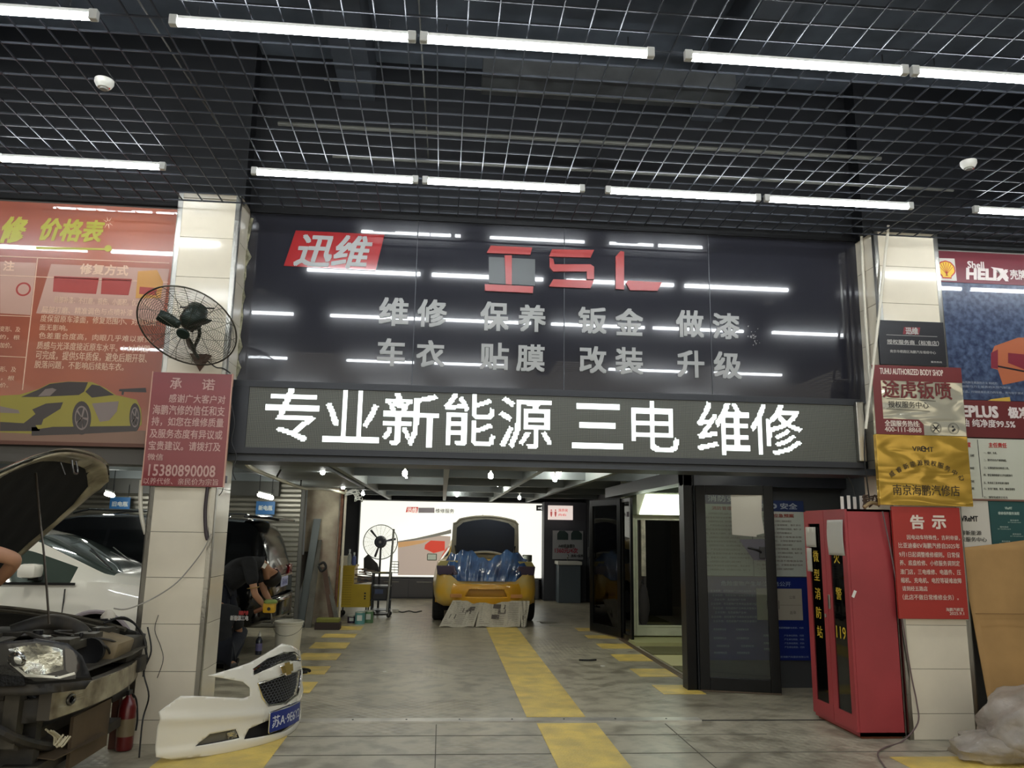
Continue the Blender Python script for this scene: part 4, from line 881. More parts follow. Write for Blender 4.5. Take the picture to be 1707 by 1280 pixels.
for x, y, r, h, c, lb in ((-1.5, 14.25, .075, .12, (52, 36, 66), 'short purple tin with white lid on the floor below the trolley'), (-1.35, 14.1, .085, .2, (96, 150, 148), 'pale teal tin, tallest of the tins below the trolley'), (-1.22, 14.3, .08, .2, (92, 128, 92), 'green tin right of the teal tin on the floor')):
    t = thing('paint_tin', lb, 'tin', (x, y, 0), 0, 'paint tins below the trolley'); obj('can', B().lathe([(0, 0), (r, 0), (r, h), (0, h)], Matrix(), 20), M('tin_%d' % c[0], c, .4), t, smooth=40)
    obj('lid', B().lathe([(r*1.03, h-.012), (r*1.03, h+.004), (r*.85, h+.004), (r*.8, h-.002), (0, h-.002)], Matrix(), 20), M('tin_lid', (196, 200, 190), .35, m=.4), t, smooth=40)
    obj('label_patch', B().box(-r*.5, r*.5, -r-.004, -r*.86, h*.3, h*.75), M('tin_label', (200, 206, 200), .6), t)
# ------------------------------------------------------------------ pedestal fan and steel cart
t = thing('pedestal_fan', 'large grey caged pedestal fan in front of the bright screen', 'fan', (-1.15, 15.7, 0))
FC_ = Vector((-1.175, 15.6, 1.35)); gw = M('cage_grey', (150, 152, 150), .4, m=.5); b = B()
for k in range(9): b.tube([FC_+Vector((math.cos(i*math.pi/16)*(.08+.03*k), -.06*(1-((.08+.03*k)/.33)**2)-.03, math.sin(i*math.pi/16)*(.08+.03*k))) for i in range(32)], .0025, 4, True)
for i in range(20):
    a = i*math.pi/10; b.tube([FC_+Vector((math.cos(a)*.09, -.09, math.sin(a)*.09)), FC_+Vector((math.cos(a)*.22, -.07, math.sin(a)*.22)), FC_+Vector((math.cos(a)*.325, 0, math.sin(a)*.325))], .0025, 4)
obj('cage', b, gw, t); obj('rim', B().tube([FC_+Vector((math.cos(i*math.pi/16)*.325, 0, math.sin(i*math.pi/16)*.325)) for i in range(32)], .009, 6, True), gw, t, smooth=True)
obj('hub', B().lathe([(0, .09), (.09, .085), (.115, .05), (.12, -.02), (.1, -.12), (0, -.14)], Matrix.Translation(FC_) @ Matrix.Rotation(math.pi/2, 4, 'X'), 24), M('fan_hub', (48, 48, 66), .4), t, smooth=True)
obj('badge', B().cyl(FC_+Vector((0, -.095, 0)), FC_+Vector((0, -.09, 0)), .025, n=14), gw, t)
for i in range(3):
    a0 = math.radians(12+120*i); vv = []
    for j in range(5):
        r = .1+.2*j/4
        for s_ in (-.5, .5): vv.append(FC_+Vector((r*math.cos(a0+s_*.25*(1-j*.12)), s_*.03, r*math.sin(a0+s_*.25*(1-j*.12)))))
    obj('fan_blade', B().add(vv, [(2*j, 2*j+2, 2*j+3, 2*j+1) for j in range(4)]), M('fan_blade', (92, 92, 104), .4), t, solid=.004)
obj('pole', B().cyl((-1.175, 15.72, .03), (-1.175, 15.72, 1.32), .02, n=12), M('pole_black', (50, 50, 56), .4), t); obj('base', B().lathe([(0, 0), (.22, 0), (.22, .02), (.05, .05), (.03, .08)], (-1.175, 15.72, 0), 24), blackp, t, smooth=40)
t = thing('utility_cart', 'black steel cart with upright grey pole under the pedestal fan', 'cart', (-1.1, 15.3, 0)); cz = M('cart_steel', (70, 74, 80), .4, m=.4)
for x, y in ((-1.25, 15.1), (-.93, 15.1), (-1.25, 15.45), (-.93, 15.45)):
    obj('post', B().cyl((x, y, .08), (x, y, .78), .014, n=8), cz, t); w_ = obj('caster', B().cyl((x, y-.015, .04), (x, y+.015, .04), .04, n=12), rubber, t); obj('fork', B().box(x-.01, x+.01, y-.022, y+.022, .04, .09), steel, w_)
for z in (.12, .3, .55, .78): obj('shelf', B().box(-1.27, -.91, 15.08, 15.47, z, z+.015), cz, t)
obj('upright_pole', B().cyl((-.96, 15.08, .1), (-.9, 15.08, 1.6), .02, n=10), M('pole_grey', (150, 152, 148), .4, m=.5), t)
t = thing('machine_box', 'dark boxy machine standing on the lower cart shelf', 'machine', (-1.1, 15.25, .315)); obj('casing', B().bbox(-1.24, -.98, 15.12, 15.4, .315, .53, .01), M('machine_black', (36, 38, 46), .4), t); obj('control_panel', B().box(-1.2, -1.05, 15.115, 15.12, .42, .5), M('machine_blue', (60, 74, 110), .4), t)
t = thing('padded_machine', 'small dark padded machine head on the cart top', 'machine', (-1.3, 15.3, .8)); obj('shell', B().sheet([(-1.42, .80), (-1.15, .80), (-1.2, .95), (-1.36, 1.12), (-1.43, 1.05)], [], .04, lambda u, v: (u, 15.3+.05*math.sin(u*9), v)), blackp, t, solid=.06, smooth=True); obj('bracket', B().box(-1.3, -1.2, 15.28, 15.34, .795, .82), steel, t)
for k, (x, w_, c) in enumerate(((-1.2, .16, (206, 200, 180)), (-1.08, .14, (176, 160, 60)), (-.98, .1, (120, 130, 110)))):
    b = B(); b.box(-w_/2, w_/2, -.06, .06, 0, .012, Matrix.Translation((x, 15.2, .797+k*.001)) @ Matrix.Rotation(.4*k, 4, 'Z')); tag(obj('rag', b, M('rag_%d' % k, c, .9)), ['cream folded cloth on the cart top', 'mustard folded cloth on the cart top', 'grey green folded cloth on the cart top'][k], 'cloth')
t = thing('wire_basket', 'small wire basket hung on the grey cart pole', 'basket', (-.88, 15.2, .8)); b = B()
for k in range(5): z = .8+.05*k; b.tube([(-.93, 15.12, z), (-.79, 15.12, z), (-.79, 15.26, z), (-.93, 15.26, z)], .004, 4, True)
for x, y in ((-.93, 15.12), (-.86, 15.12), (-.79, 15.12), (-.79, 15.26), (-.93, 15.26)): b.cyl((x, y, .8), (x, y, 1.0), .004, n=4)
obj('wire_frame', b, gw, t)
t = thing('coiled_cable', 'dark coiled cable on the floor right of the cart', 'cable', (-.7, 16.2, 0)); obj('loop', B().tube([(-.9+i*.05, 16.1+.12*math.sin(i*1.3), .012) for i in range(12)], .01, 5, smooth=4), rubber, t); obj('plug_end', B().bbox(-.92, -.8, 16.05, 16.15, 0, .06, .01), whitep, t)
# ------------------------------------------------------------------ backlit advertising screen
t = thing('light_box_screen', 'wide glowing white advertising light box on the far end wall', 'screen', (.26, 19.4, .5)); SYY = 19.4
a, c = P(596, 960, SYY), P(912, 840, SYY)
obj('frame', B().box(a.x-.03, c.x+.03, SYY, SYY+.17, a.z-.03, c.z+.03), M('screen_frame', (150, 150, 150), .4), t)
def em(name, col, e): return M(name, col, .5, e=e*.33)
obj('lit_face', B().box(a.x, c.x, SYY-.01, SYY, a.z, c.z), em('screen_white', (250, 250, 238), 1.25), t)
def S(n, pts, m, k): b = B(); b.prY([tuple(P(540+x/4.2675, 800+y/4.2675, SYY).xz) for x, y in pts], SYY-.012-k*.002, SYY-.01); obj(n, b, m, t)
S('printed_track', [(526, 440), (640, 425), (800, 395), (900, 400), (900, 678), (526, 676)], em('screen_tan', (190, 172, 158), .8), 0)
S('printed_sand', [(526, 440), (760, 425), (700, 450), (600, 470), (530, 480)], em('screen_sand', (206, 160, 110), .8), 1)
S('printed_hill', [(526, 435), (650, 415), (780, 385), (870, 362), (905, 350), (905, 380), (780, 405), (640, 430), (528, 442)], em('screen_grey', (130, 128, 118), .7), 2)
S('printed_car', [(720, 460), (760, 430), (860, 435), (860, 500), (780, 520), (740, 500), (715, 490)], em('screen_red', (214, 76, 60), .8), 3)
S('logo_plate', [(590, 192), (672, 192), (664, 233), (582, 230)], em('screen_logo', (206, 80, 72), .8), 1)
S('grey_patch', [(672, 197), (787, 197), (787, 234), (672, 234)], em('screen_patch', (140, 132, 132), .7), 1)
S('corner_mark', [(1510, 180), (1585, 180), (1585, 218), (1510, 218)], em('screen_black', (40, 40, 40), .2), 1)
b = B(); stext(b, '迅维', 679, 846, 695, 854, SYY-.016, .03); obj('logo_lettering', b, em('screen_letter', (240, 225, 215), 1.0), t)
b = B(); stext(b, '维修服务', 726, 848, 757, 855, SYY-.014, .02); obj('lettering', b, em('screen_text', (120, 116, 110), .5), t)
b = B(); stext(b, '≡◎≡', 897, 845, 910, 849, SYY-.017, .02); obj('mark_lettering', b, em('screen_mark', (230, 230, 225), .9), t)
t = thing('low_cabinet', 'long grey low cabinet under the glowing screen', 'cabinet', (0, 19.3, 0)); obj('body', B().box(-2.3, 2.35, 19.25, 19.58, 0, .44), M('low_cabinet_grey', (92, 92, 96), .5), t)
for i in range(6): d = obj('door', B().box(-2.28+i*.77, -1.53+i*.77, 19.235, 19.25, .03, .42), M('low_door', (104, 102, 106), .45), t); obj('handle', B().box(-2.1+i*.77, -1.75+i*.77, 19.22, 19.235, .37, .385), alu, d)
# restroom sign, sink and poster at the far right
t = thing('restroom_sign', 'small lit white restroom sign right of the big screen', 'sign', (2.75, 18.5, 1.9)); a, c = P(914, 866, 18.5), P(955, 843, 18.5)
obj('lit_face', B().box(a.x, c.x, 18.5, 18.56, a.z, c.z), em('sign_lit', (240, 222, 214), 1.0), t)
b = B()
for px in (919, 926): q = P(px, 851, 18.495); b.lathe([(0, 0), (.018, 0)], Matrix.Translation((q.x, 18.495, q.z+.01)) @ Matrix.Rotation(math.pi/2, 4, 'X'), 8); b.prY([(q.x-.022, q.z-.02), (q.x+.022, q.z-.02), (q.x+.022, q.z-.08), (q.x+.01, q.z-.14), (q.x-.01, q.z-.14), (q.x-.022, q.z-.08)], 18.49, 18.5)
stext(b, '洗手间', 931, 848, 946, 853, 18.495, .02); stext(b, '向右', 931, 856, 944, 860, 18.495, .02); obj('lettering', b, em('sign_red_lit', (214, 110, 104), .6), t)
obj('bracket', B().box(2.7, 2.72, 18.53, 19.6, 2.0, 2.02), dark, t)
t = thing('promo_poster', 'pale promotion poster with two dark oil cans above the sink', 'poster', (2.9, 18.9, 1.1)); a, c = P(921, 932, 18.9), P(972, 885, 18.9)
obj('sheet', B().box(a.x, c.x, 18.9, 18.92, a.z, c.z), M('promo_grey', (150, 152, 156), .5), t); struct('wall_promo', B().box(a.x-.2, 3.44, 18.95, 19.58, 0, 2.3), M('promo_wall', (62, 64, 72), .6))
b = B()
for px in (929, 952): q = P(px, 893, 18.89); b.prY([(q.x, q.z-.09), (q.x+.26, q.z-.09), (q.x+.26, q.z+.05), (q.x+.18, q.z+.12), (q.x+.05, q.z+.12), (q.x, q.z+.05)], 18.885, 18.9)
obj('printed_can', b, M('can_green', (34, 54, 52), .5), t); b = B(); stext(b, 'A40E机油/夏尔', 931, 907, 958, 913, 18.89, .02); stext(b, '洗车+保养', 952, 924, 972, 929, 18.89, .02); obj('dark_lettering', b, black_ink, t)
b = B(); stext(b, '1360元/4次', 925, 913, 963, 922, 18.89, .025); obj('red_lettering', b, M('promo_red', (150, 44, 66), .5), t)
t = thing('wash_stand', 'grey wash stand with white basin at the far right', 'sink', (2.95, 18.6, 0)); a, c = P(931, 998, 18.4), P(968, 940, 18.4)
obj('cabinet_body', B().bbox(a.x, c.x, 18.4, 18.85, 0, .85, .008), M('wash_grey', (82, 92, 100), .5), t); obj('basin', B().bbox(a.x-.03, c.x+.03, 18.36, 18.88, .85, .93, .02), whitep, t); obj('tap', B().tube([(2.97, 18.8, .93), (2.97, 18.8, 1.06), (2.97, 18.68, 1.06)], .014, 8, smooth=5), chrome, t, smooth=True)
# ------------------------------------------------------------------ black framed glass leaves on the right
dg = G('door_glass', (222, 228, 222), .045); dframe = M('door_frame_black', (11, 12, 13), .3, spec=.25, nz=(8, .3))
def leaf(name, label, a, c, zt, split=None, fw=.07):
    a = Vector((a[0], a[1], 0)); c = Vector((c[0], c[1], 0)); L_ = (c-a).length; ang = math.atan2(c.y-a.y, c.x-a.x)
    t = thing(name, label, 'door', a, (0, 0, ang))
    obj('stile', B().bbox(0, fw, -.02, .02, .02, zt, .004), dframe, t); obj('stile', B().bbox(L_-fw, L_, -.02, .02, .02, zt, .004), dframe, t)
    obj('bottom_rail', B().bbox(fw, L_-fw, -.02, .02, .02, .02+fw*1.25, .004), dframe, t); obj('top_rail', B().bbox(fw, L_-fw, -.02, .02, zt-fw, zt, .004), dframe, t)
    obj('glass_pane', B().box(fw, L_-fw, -.004, .004, .02+fw*1.25, zt-fw), dg, t)
    obj('sweep', B().box(0, L_, -.015, .015, .004, .02), M('sweep_brown', (92, 78, 62), .7), t)
    return t
l1 = leaf('glass_door_leaf', 'open black framed glass door leaf facing the camera before the blue notices', (2.72, 8.38), (3.50, 8.18), 2.12, fw=.10)
c = (.70, -.03)
obj('lever_handle', B().tube([(.66, -.03, 1.42), (.60, -.05, 1.45), (.52, -.05, 1.47)], .012, 8, smooth=4).bbox(.64, .70, -.035, -.02, 1.36, 1.48, .004), blackp, l1)
l2 = leaf('glass_door_leaf', 'far open black framed glass door leaf left of the white door', (2.49, 13.29), (2.80, 12.35), 2.13, fw=.10)
obj('lever_handle', B().tube([(.06, -.03, 1.15), (.06, -.07, 1.2), (.06, -.07, 1.35)], .012, 8), blackp, l2)
l3 = leaf('glass_door_leaf', 'narrow folded glass door leaf seen almost edge on at the corner post', (2.75, 8.98), (2.71, 8.66), 2.12, fw=.06)
l4 = leaf('glass_door_leaf', 'far folded door leaf at the left of the white door frame', (2.82, 12.38), (2.86, 11.9), 2.13, fw=.06)
struct('trim_corner_post', B().bbox(2.60, 2.70, 8.42, 8.60, 0, 2.3, .004), dframe); struct('trim_corner_post.001', B().bbox(2.71, 2.79, 8.40, 8.56, 0, 2.3, .004), M('post_grey', (48, 50, 54), .35, m=.4))
struct('trim_door_header', B().box(2.6, 4.6, 8.42, 8.56, 2.12, 2.5).box(2.6, 2.8, 8.56, 12.6, 2.15, 2.3), M('header_dark', (40, 42, 48), .4))
b = B(); 
for k in range(3): b.box(2.735+k*.03, 2.75+k*.03, 8.7, 12.3, 0, .01)
struct('trim_door_track', b, M('track_rust', (110, 92, 74), .5, m=.4))
# side room: white framed door with lit box above
struct('wall_side_room', B().box(2.83, 6, 12.35, 12.5, 0, 2.6), M('side_room_wall', (176, 176, 160), .6)); struct('wall_side_room_right', B().box(5.9, 6, 8.6, 12.4, 0, 2.6), M('side_room_wall2', (150, 150, 140), .6))
wf = M('white_door_frame', (196, 200, 176), .4, nz=(5, .12))
d = struct('door_1', B().bbox(2.85, 2.99, 12.2, 12.3, .07, 1.88, .01).bbox(3.86, 4.0, 12.2, 12.3, .07, 1.88, .01).bbox(2.99, 3.86, 12.2, 12.3, 1.80, 1.88, .008).bbox(2.99, 3.86, 12.2, 12.3, .07, .20, .008), wf)
obj('inner_bead', B().box(2.99, 3.02, 12.19, 12.22, .2, 1.8).box(3.02, 3.86, 12.19, 12.22, .2, .225), wf, d)
obj('dark_opening', B().box(2.99, 3.86, 12.3, 12.34, .2, 1.8), M('dark_room', (92, 86, 82), .5), d)
obj('sliding_glass', B().box(3.16, 3.82, 12.25, 12.26, .2, 1.8), G('sliding_glass', (150, 145, 140), .1), d)
obj('sliding_stile', B().box(3.12, 3.16, 12.235, 12.275, .2, 1.8).box(3.5, 3.53, 12.28, 12.3, .2, 1.8), M('stile_dark', (50, 46, 46), .4), d)
tag(obj('white_post', B().bbox(3.08, 3.15, 12.2, 12.24, .95, 1.8, .005), M('stained_white', (190, 184, 166), .6, nz=(10, .4))), 'stained white strip standing in the white door opening', 'strip')
t = thing('dark_bag', 'dark sack standing inside the white framed door', 'sack', (3.1, 12.22, .2)); obj('sack', blob((3.11, 12.24, .52), (.09, .05, .32), .12, 5, 9, 24, 14), M('sack_dark', (40, 36, 38), .7), t, smooth=True); obj('neck_tie', B().cyl((3.1, 12.22, .84), (3.1, 12.22, .88), .03, .02, n=10), rubber, t)
struct('floor_step', B().box(2.83, 6, 11.6, 12.35, 0, .05), M('step_pale', (170, 170, 120), .6)); 
obj('grating', B().box(2.86, 4.2, 10.8, 11.5, 0, .012), M('mesh_mat', (104, 100, 58), .6, bp=(120, 1)), floor)
obj('floor_tile', B().box(2.86, 4.2, 9.9, 10.75, 0, .008), M('step_cream', (186, 180, 128), .5), floor); obj('grating', B().box(2.86, 4.2, 8.75, 9.85, 0, .012), M('mesh_mat', (104, 100, 58), .6), floor)
t = thing('light_box', 'bright white light box above the white framed door', 'light box', (3.6, 12.0, 1.9)); obj('casing', B().box(2.98, 4.6, 12.05, 12.34, 1.88, 2.22), wf, t)
obj('lit_face', B().prY([(3.02, 1.885), (4.55, 1.885), (4.55, 2.19), (3.12, 2.19)], 12.04, 12.05), em('light_box_lit', (240, 255, 232), 9), t)
t = thing('unseen_workshop_tube', 'tube lamp inside the side room over the pale step', 'lamp', (3.6, 10.6, 2.4), None, 'workshop tube lamps'); obj('diffuser', B().cyl((3.2, 10.6, 2.4), (4.3, 10.6, 2.4), .016, n=8), M('tube_workshop', (250, 250, 238), e=30), t); obj('housing', B().box(3.16, 4.34, 10.58, 10.62, 2.42, 2.46), tubecap, t)
# ------------------------------------------------------------------ notices on the wall behind the leaf
WY = 8.55
for (x0, x1, z0, z1, col, nm, lb) in ((2.84, 3.40, 1.16, 2.05, (150, 156, 150), 'left', 'grey green safety notice with a blue header behind the glass leaf, left half'), (3.41, 4.0, 1.16, 1.98, (150, 156, 152), 'right', 'grey safety notice with a blue header left of the fire cabinet, right half')):
    t = thing('safety_notice', lb, 'notice', ((x0+x1)/2, WY, z0)); obj('sheet', B().box(x0, x1, WY-.01, WY, z0, z1-.12), M('notice_grey', (190, 196, 188), .4, coat=.5), t); obj('header_strip', B().box(x0, x1, WY-.012, WY, z1-.12, z1), M('header_navy', (40, 54, 96), .4), t)
    b = B(); b.text('消防安全' if nm == 'left' else '防 ◎ 安全', (x0+x1)/2, z1-.06, (x1-x0)*.75, .065, WY-.014, .02); obj('title_lettering', b, M('title_pale', (166, 174, 184), .5), t)
    b = B(); b.text('消防管理制度' if nm == 'left' else '灭火应急预案', (x0+x1)/2, z1-.165, (x1-x0)*.6, .04, WY-.014, .02); obj('red_heading', b, M('heading_dull_red', (150, 70, 60), .5), t)
    b = B(); zz = z1-.225; i = 0
    while zz > z0+.06:
        s_ = ['一、认真贯彻执行消防法规和上级有关规定', '制定各项消防安全管理制度，落实责任', '二、定期组织防火检查，及时消除火灾隐患，每月一次', '三、严禁在禁火区域内吸烟动火', '消防通道保持畅通不得堆放杂物', '四、配备灭火器材，定期检查维护保养'][i % 6]
        ww = (x1-x0)*(.88 if i % 3 else .7); b.text(s_, x0+.03+ww/2, zz, ww, .022, WY-.012, .006); zz -= .043; i += 1
    obj('small_print', b, M('print_grey', (74, 80, 84), .6), t)
t = thing('blue_notice', 'large blue hazardous waste notice with a white paper behind the glass leaf', 'notice', (3.4, WY, .28)); obj('sheet', B().box(2.84, 4.0, WY-.01, WY, .285, 1.15), M('notice_blue', (22, 40, 116), .35, coat=.5), t)
b = B(); b.text('危险废物产生单位信息公开', 3.42, 1.08, .78, .05, WY-.013, .015); zz = 1.0; i = 0
while zz > .68: b.text('企业名称：危险废物产生种类及管理计划公示内容'[:22-(i % 3)*5], 2.9+.32*(1-(i % 3)*.15), zz, .62*(1-(i % 3)*.22), .024, WY-.012, .006); zz -= .045; i += 1
for r_, c_ in ((.60, 2.95), (.60, 3.2), (.51, 2.95), (.51, 3.2), (.43, 2.98), (.43, 3.25), (.36, 2.95), (.36, 3.2), (.62, 3.65), (.54, 3.5), (.46, 3.5), (.40, 3.5)): b.text('危险废物信息', c_+.05, r_, .14, .022, WY-.012, .006)
for z in (.62, .54, .50, .46, .42): b.text('产生单位类别、代码', 3.82, z, .22, .02, WY-.012, .004)
b.text('南京海鹏汽车服务有限公司', 3.8, .32, .34, .02, WY-.012, .004); obj('lettering', b, M('notice_pale', (150, 166, 196), .5), t)
obj('white_paper', B().box(3.42, 3.93, WY-.014, WY-.01, .70, 1.03), M('paper_dull', (176, 170, 156), .6), t); b = B(); b.text('1111', 3.6, .86, .14, .09, WY-.016, 0); b.text('公章', 3.82, .94, .07, .035, WY-.016, 0); b.text('盖章', 3.82, .78, .07, .035, WY-.016, 0); b.box(3.68, 3.92, WY-.016, WY-.014, .855, .858); obj('paper_marks', b, M('pencil', (110, 104, 96), .6), t)
t = thing('leaflet', 'white paper with a torn grey corner stuck high on the glass leaf', 'paper', (3.15, 8.25, 1.5)); ang = math.atan2(-.20, .78)
TL = Matrix.Translation((2.72, 8.38, 0)) @ Matrix.Rotation(ang, 4, 'Z')
obj('sheet', B().ext([(.37, 1.60), (.62, 1.58), (.62, 2.02), (.37, 2.02)], lambda a, b_, d: TL @ Vector((a, d, b_)), -.010, -.006).ext([(.62, 1.60), (.70, 1.62), (.68, 1.8), (.69, 2.02), (.62, 2.02)], lambda a, b_, d: TL @ Vector((a, d, b_)), -.012, -.006), M('paper', (176, 172, 162), .7), t)
obj('torn_corner', B().ext([(.44, 1.55), (.70, 1.56), (.71, 1.34), (.58, 1.34)], lambda a, b_, d: TL @ Vector((a, d, b_)), -.010, -.006), M('torn_grey', (78, 76, 84), .6), t)
# ------------------------------------------------------------------ cars
def car(name, label, loc, ang, st, paint, sidew, shield, rearw, wheels, wr=.33, gmat=None, skip=None, cat='car', rimc=None):
    root = thing(name, label, cat, loc, ang)
    gmat = gmat or M('car_glass', (22, 26, 28), .04, coat=1); NS = 10
    xs = list(np.arange(st[0][0], st[-1][0], .045))+[st[-1][0]]
    A = np.array(st); G = np.array([[np.interp(x, A[:, 0], A[:, k]) for k in range(1, A.shape[1])] for x in xs])
    for _ in range(3): G[1:-1] = (G[:-2]+2*G[1:-1]+G[2:])/4
    rows = []
    for x, g in zip(xs, G):
        zb, wb, zm, wm, zs, ws, zr, wr_ = g; h = [(0, zb), (wb*.88, zb)]
        for i in range(NS+1):
            t = i/NS
            l0 = (t-.5)*(t-1)*2; l1 = -4*t*(t-1); l2 = 2*t*(t-.5)
            h.append((wb*l0+wm*l1+ws*l2, (zb+.05)*l0+zm*l1+zs*l2))
        k4 = min(.05, (zr-zs)*.4)
        for i in range(1, 5): t = i/4; h.append((ws+(wr_-ws)*t-.015*math.sin(math.pi*t)*0, zs+(zr-k4-zs)*t))
        for i in range(1, 5): a = i/4*math.pi/2; h.append((wr_*math.cos(a), zr-k4+k4*math.sin(a)))
        rows.append(h)
    nh = len(rows[0]); RN = 2*nh-2
    V = []
    for x, h in zip(xs, rows):
        V += [[x, p[0], p[1]] for p in h]+[[x, -p[0], p[1]] for p in h[-2:0:-1]]
    V = np.array(V); kill = set(); side = set(range(1, 2+NS))
    for wx in wheels:
        rad = wr+.06
        for i in range(len(xs)):
            for k in range(RN):
                kk = k if k < nh else RN-k
                if kk < 1 or kk > 2+NS: continue
                p = V[i*RN+k]; dx, dz = p[0]-wx, p[2]-wr; d = math.hypot(dx, dz)
                if rad*.84 < d < rad*1.1 and kk > 1: s_ = rad/d; p[0] = wx+dx*s_; p[2] = wr+dz*s_
    parts = {}
    def dst(n): return parts.setdefault(n, [])
    for i in range(len(xs)-1):
        xm = (xs[i]+xs[i+1])/2
        for k in range(RN):
            k2 = (k+1) % RN; kk = min(k, RN-1-k)     # ring segment index on half
            q = (i*RN+k, i*RN+k2, (i+1)*RN+k2, (i+1)*RN+k); c = V[list(q)].mean(0)
            if 1 <= kk <= 1+NS and any(math.hypot(c[0]-wx, c[2]-wr) < (wr+.06)*.995 for wx in wheels): continue
            if skip and skip(c): continue
            L_ = 'l' if c[1] > 0 else 'r'; d = 'body'
            if 2+NS <= kk < 6+NS:
                for j, (a, b_) in enumerate(sidew):
                    if a < xm < b_ and kk > 2+NS-1: d = 'window%d%s' % (j, L_)
                if kk == 5+NS: d = 'body' if d != 'body' else d
            if kk >= 6+NS-0:
                if shield and shield[0] < xm < shield[1]: d = 'shield'
                if rearw and rearw[0] < xm < rearw[1]: d = 'rear'
            dst(d).append(q)
    n = len(xs)
    dst('body').append(tuple(range(RN))); dst('body').append(tuple(range((n-1)*RN, n*RN)))
    for nm, F in parts.items():
        used = sorted({i for f in F for i in f}); mp = {u: j for j, u in enumerate(used)}
        b = B().add([V[u] for u in used], [tuple(mp[i] for i in f) for f in F])
        kind = 'car_body' if nm == 'body' else {'s': 'windshield', 'r': 'rear_window'}.get(nm[0], 'side_window')
        obj(kind, b, paint if nm == 'body' else gmat, root, smooth=38)
    W2 = max(A[:, 4])
    lin_ = M('arch_liner', (16, 16, 17), .9)
    for wx in wheels:
        for s_ in (1, -1):
            y = s_*(W2-.115)
            w_ = obj('wheel', B().lathe([(wr*.62, -.1), (wr*.9, -.105), (wr, -.08), (wr, .08), (wr*.9, .105), (wr*.62, .1), (wr*.62, -.1)], Matrix.Translation((wx, y, wr)) @ Matrix.Rotation(math.pi/2, 4, 'X'), 28), rubber, root, smooth=40)
            b = B(); T = Matrix.Translation((wx, y+s_*.085, wr)) @ Matrix.Rotation(math.pi/2, 4, 'X')
            b.lathe([(wr*.62, 0), (wr*.56, .01), (wr*.56, -.01)], T, 28); b.lathe([(0, .01), (wr*.14, 0)], T, 12)
            for i in range(5):
                a = i*2*math.pi/5; u = Vector((math.cos(a), 0, math.sin(a))); v_ = Vector((-math.sin(a), 0, math.cos(a))); c = Vector((wx, y+s_*.088, wr))
                b.add([c+u*.03+v_*.03, c+u*wr*.58+v_*.045, c+u*wr*.58-v_*.045, c+u*.03-v_*.03], [(0, 1, 2, 3)])
            obj('rim', b, rimc or M('alloy', (150, 152, 152), .3, m=.8), w_)
            b = B(); yi, yo = s_*(W2-.40), s_*(W2-.03); pts = [(wx+(wr+.062)*math.cos(a), wr+(wr+.062)*math.sin(a)) for a in [math.radians(-20+220*i/22) for i in range(23)]]
            vv = [(p[0], yo, p[1]) for p in pts]+[(p[0], yi, p[1]) for p in pts]; b.add(vv, [(i, i+1, 24+i, 23+i) for i in range(22)]); b.add([(p[0], yi, p[1]) for p in pts], [tuple(range(23))])
            obj('arch_liner', b, lin_, root)
    return root
# --- yellow car being resprayed, tail towards the camera
ypaint = M('primer_yellow', (206, 160, 44), .38, coat=.25, nz=(3, .25, (190, 168, 104)))
ST = [(0, .40, .62, .55, .70, .76, .66, .80, .58), (.05, .34, .72, .58, .80, .90, .76, .96, .62), (.2, .30, .82, .6, .88, 1.02, .82, 1.07, .66), (.75, .28, .86, .6, .92, 1.04, .85, 1.10, .62), (1.35, .25, .88, .6, .93, 1.0, .86, 1.42, .56),
      (2.2, .22, .88, .6, .93, .97, .86, 1.48, .58), (2.8, .22, .88, .6, .93, .95, .86, 1.38, .58), (3.45, .22, .88, .6, .93, .95, .85, 1.05, .66), (4.2, .25, .84, .55, .9, .82, .78, .88, .6), (4.6, .3, .6, .5, .66, .68, .6, .72, .4)]
yc = car('yellow_car', 'yellow masked car with open trunk lid in the lane before the bright screen', (.79, 13.95, 0), math.pi/2, ST, ypaint, [(1.0, 1.75), (1.83, 2.95)], (2.75, 3.5), (.8, 1.3), (.92, 3.6))
def yw(x, y, z): return (y-13.95, -(x-.79), z)      # world -> car frame
def YP(px, py, Y): p = P(px, py, Y); return Vector(yw(*p))
grey_mask = M('masking_grey', (150, 146, 134), .6, nz=(6, .2))
# open trunk lid
def lidf(u, v): # u -1..1 v 0..1
    return (.70-.12*v+.04*u*u-.05*math.sin(v*3.1), u*(.62-.03*v), 1.10+.755*v-.10*u*u*v)
b = B(); b.sheet([(-1, 0), (1, 0), (1, .93), (.8, .99), (0, 1.0), (-.8, .99), (-1, .93)], [], .1, lidf); obj('trunk_lid', b, grey_mask, yc, smooth=50, solid=.03)
b = B(); b.sheet([(-.86, .1), (.86, .1), (.88, .8), (.7, .9), (0, .93), (-.7, .9), (-.88, .8)], [], .12, lambda u, v: Vector(lidf(u, v))+Vector((-.045, 0, 0))); obj('lid_liner', b, M('liner_dark_blue', (34, 40, 54), .8), yc, smooth=50)
obj('lid_rim', B().tube([Vector(lidf(u, .93 if abs(u) > .9 else 1))+Vector((-.03, 0, 0)) for u in [-1+.1*i for i in range(21)]], .02, 8), grey_mask, yc, smooth=True)
obj('trunk_arch', B().tube([Vector((.55, -.55+.055*i, 1.02+.20*math.sin(math.pi*i/20)**.6)) for i in range(21)], .022, 8), grey_mask, yc, smooth=True)
obj('lid_hinge', B().tube([(.75, .5, 1.05), (.6, .52, 1.2), (.64, .55, 1.35)], .015, 6, smooth=3).tube([(.75, -.5, 1.05), (.6, -.52, 1.2), (.64, -.55, 1.35)], .015, 6, smooth=3), dark, yc)
film = M('blue_film', (74, 110, 160), .12, al=.93, coat=.8, nz=(3, .35, (40, 62, 104)))
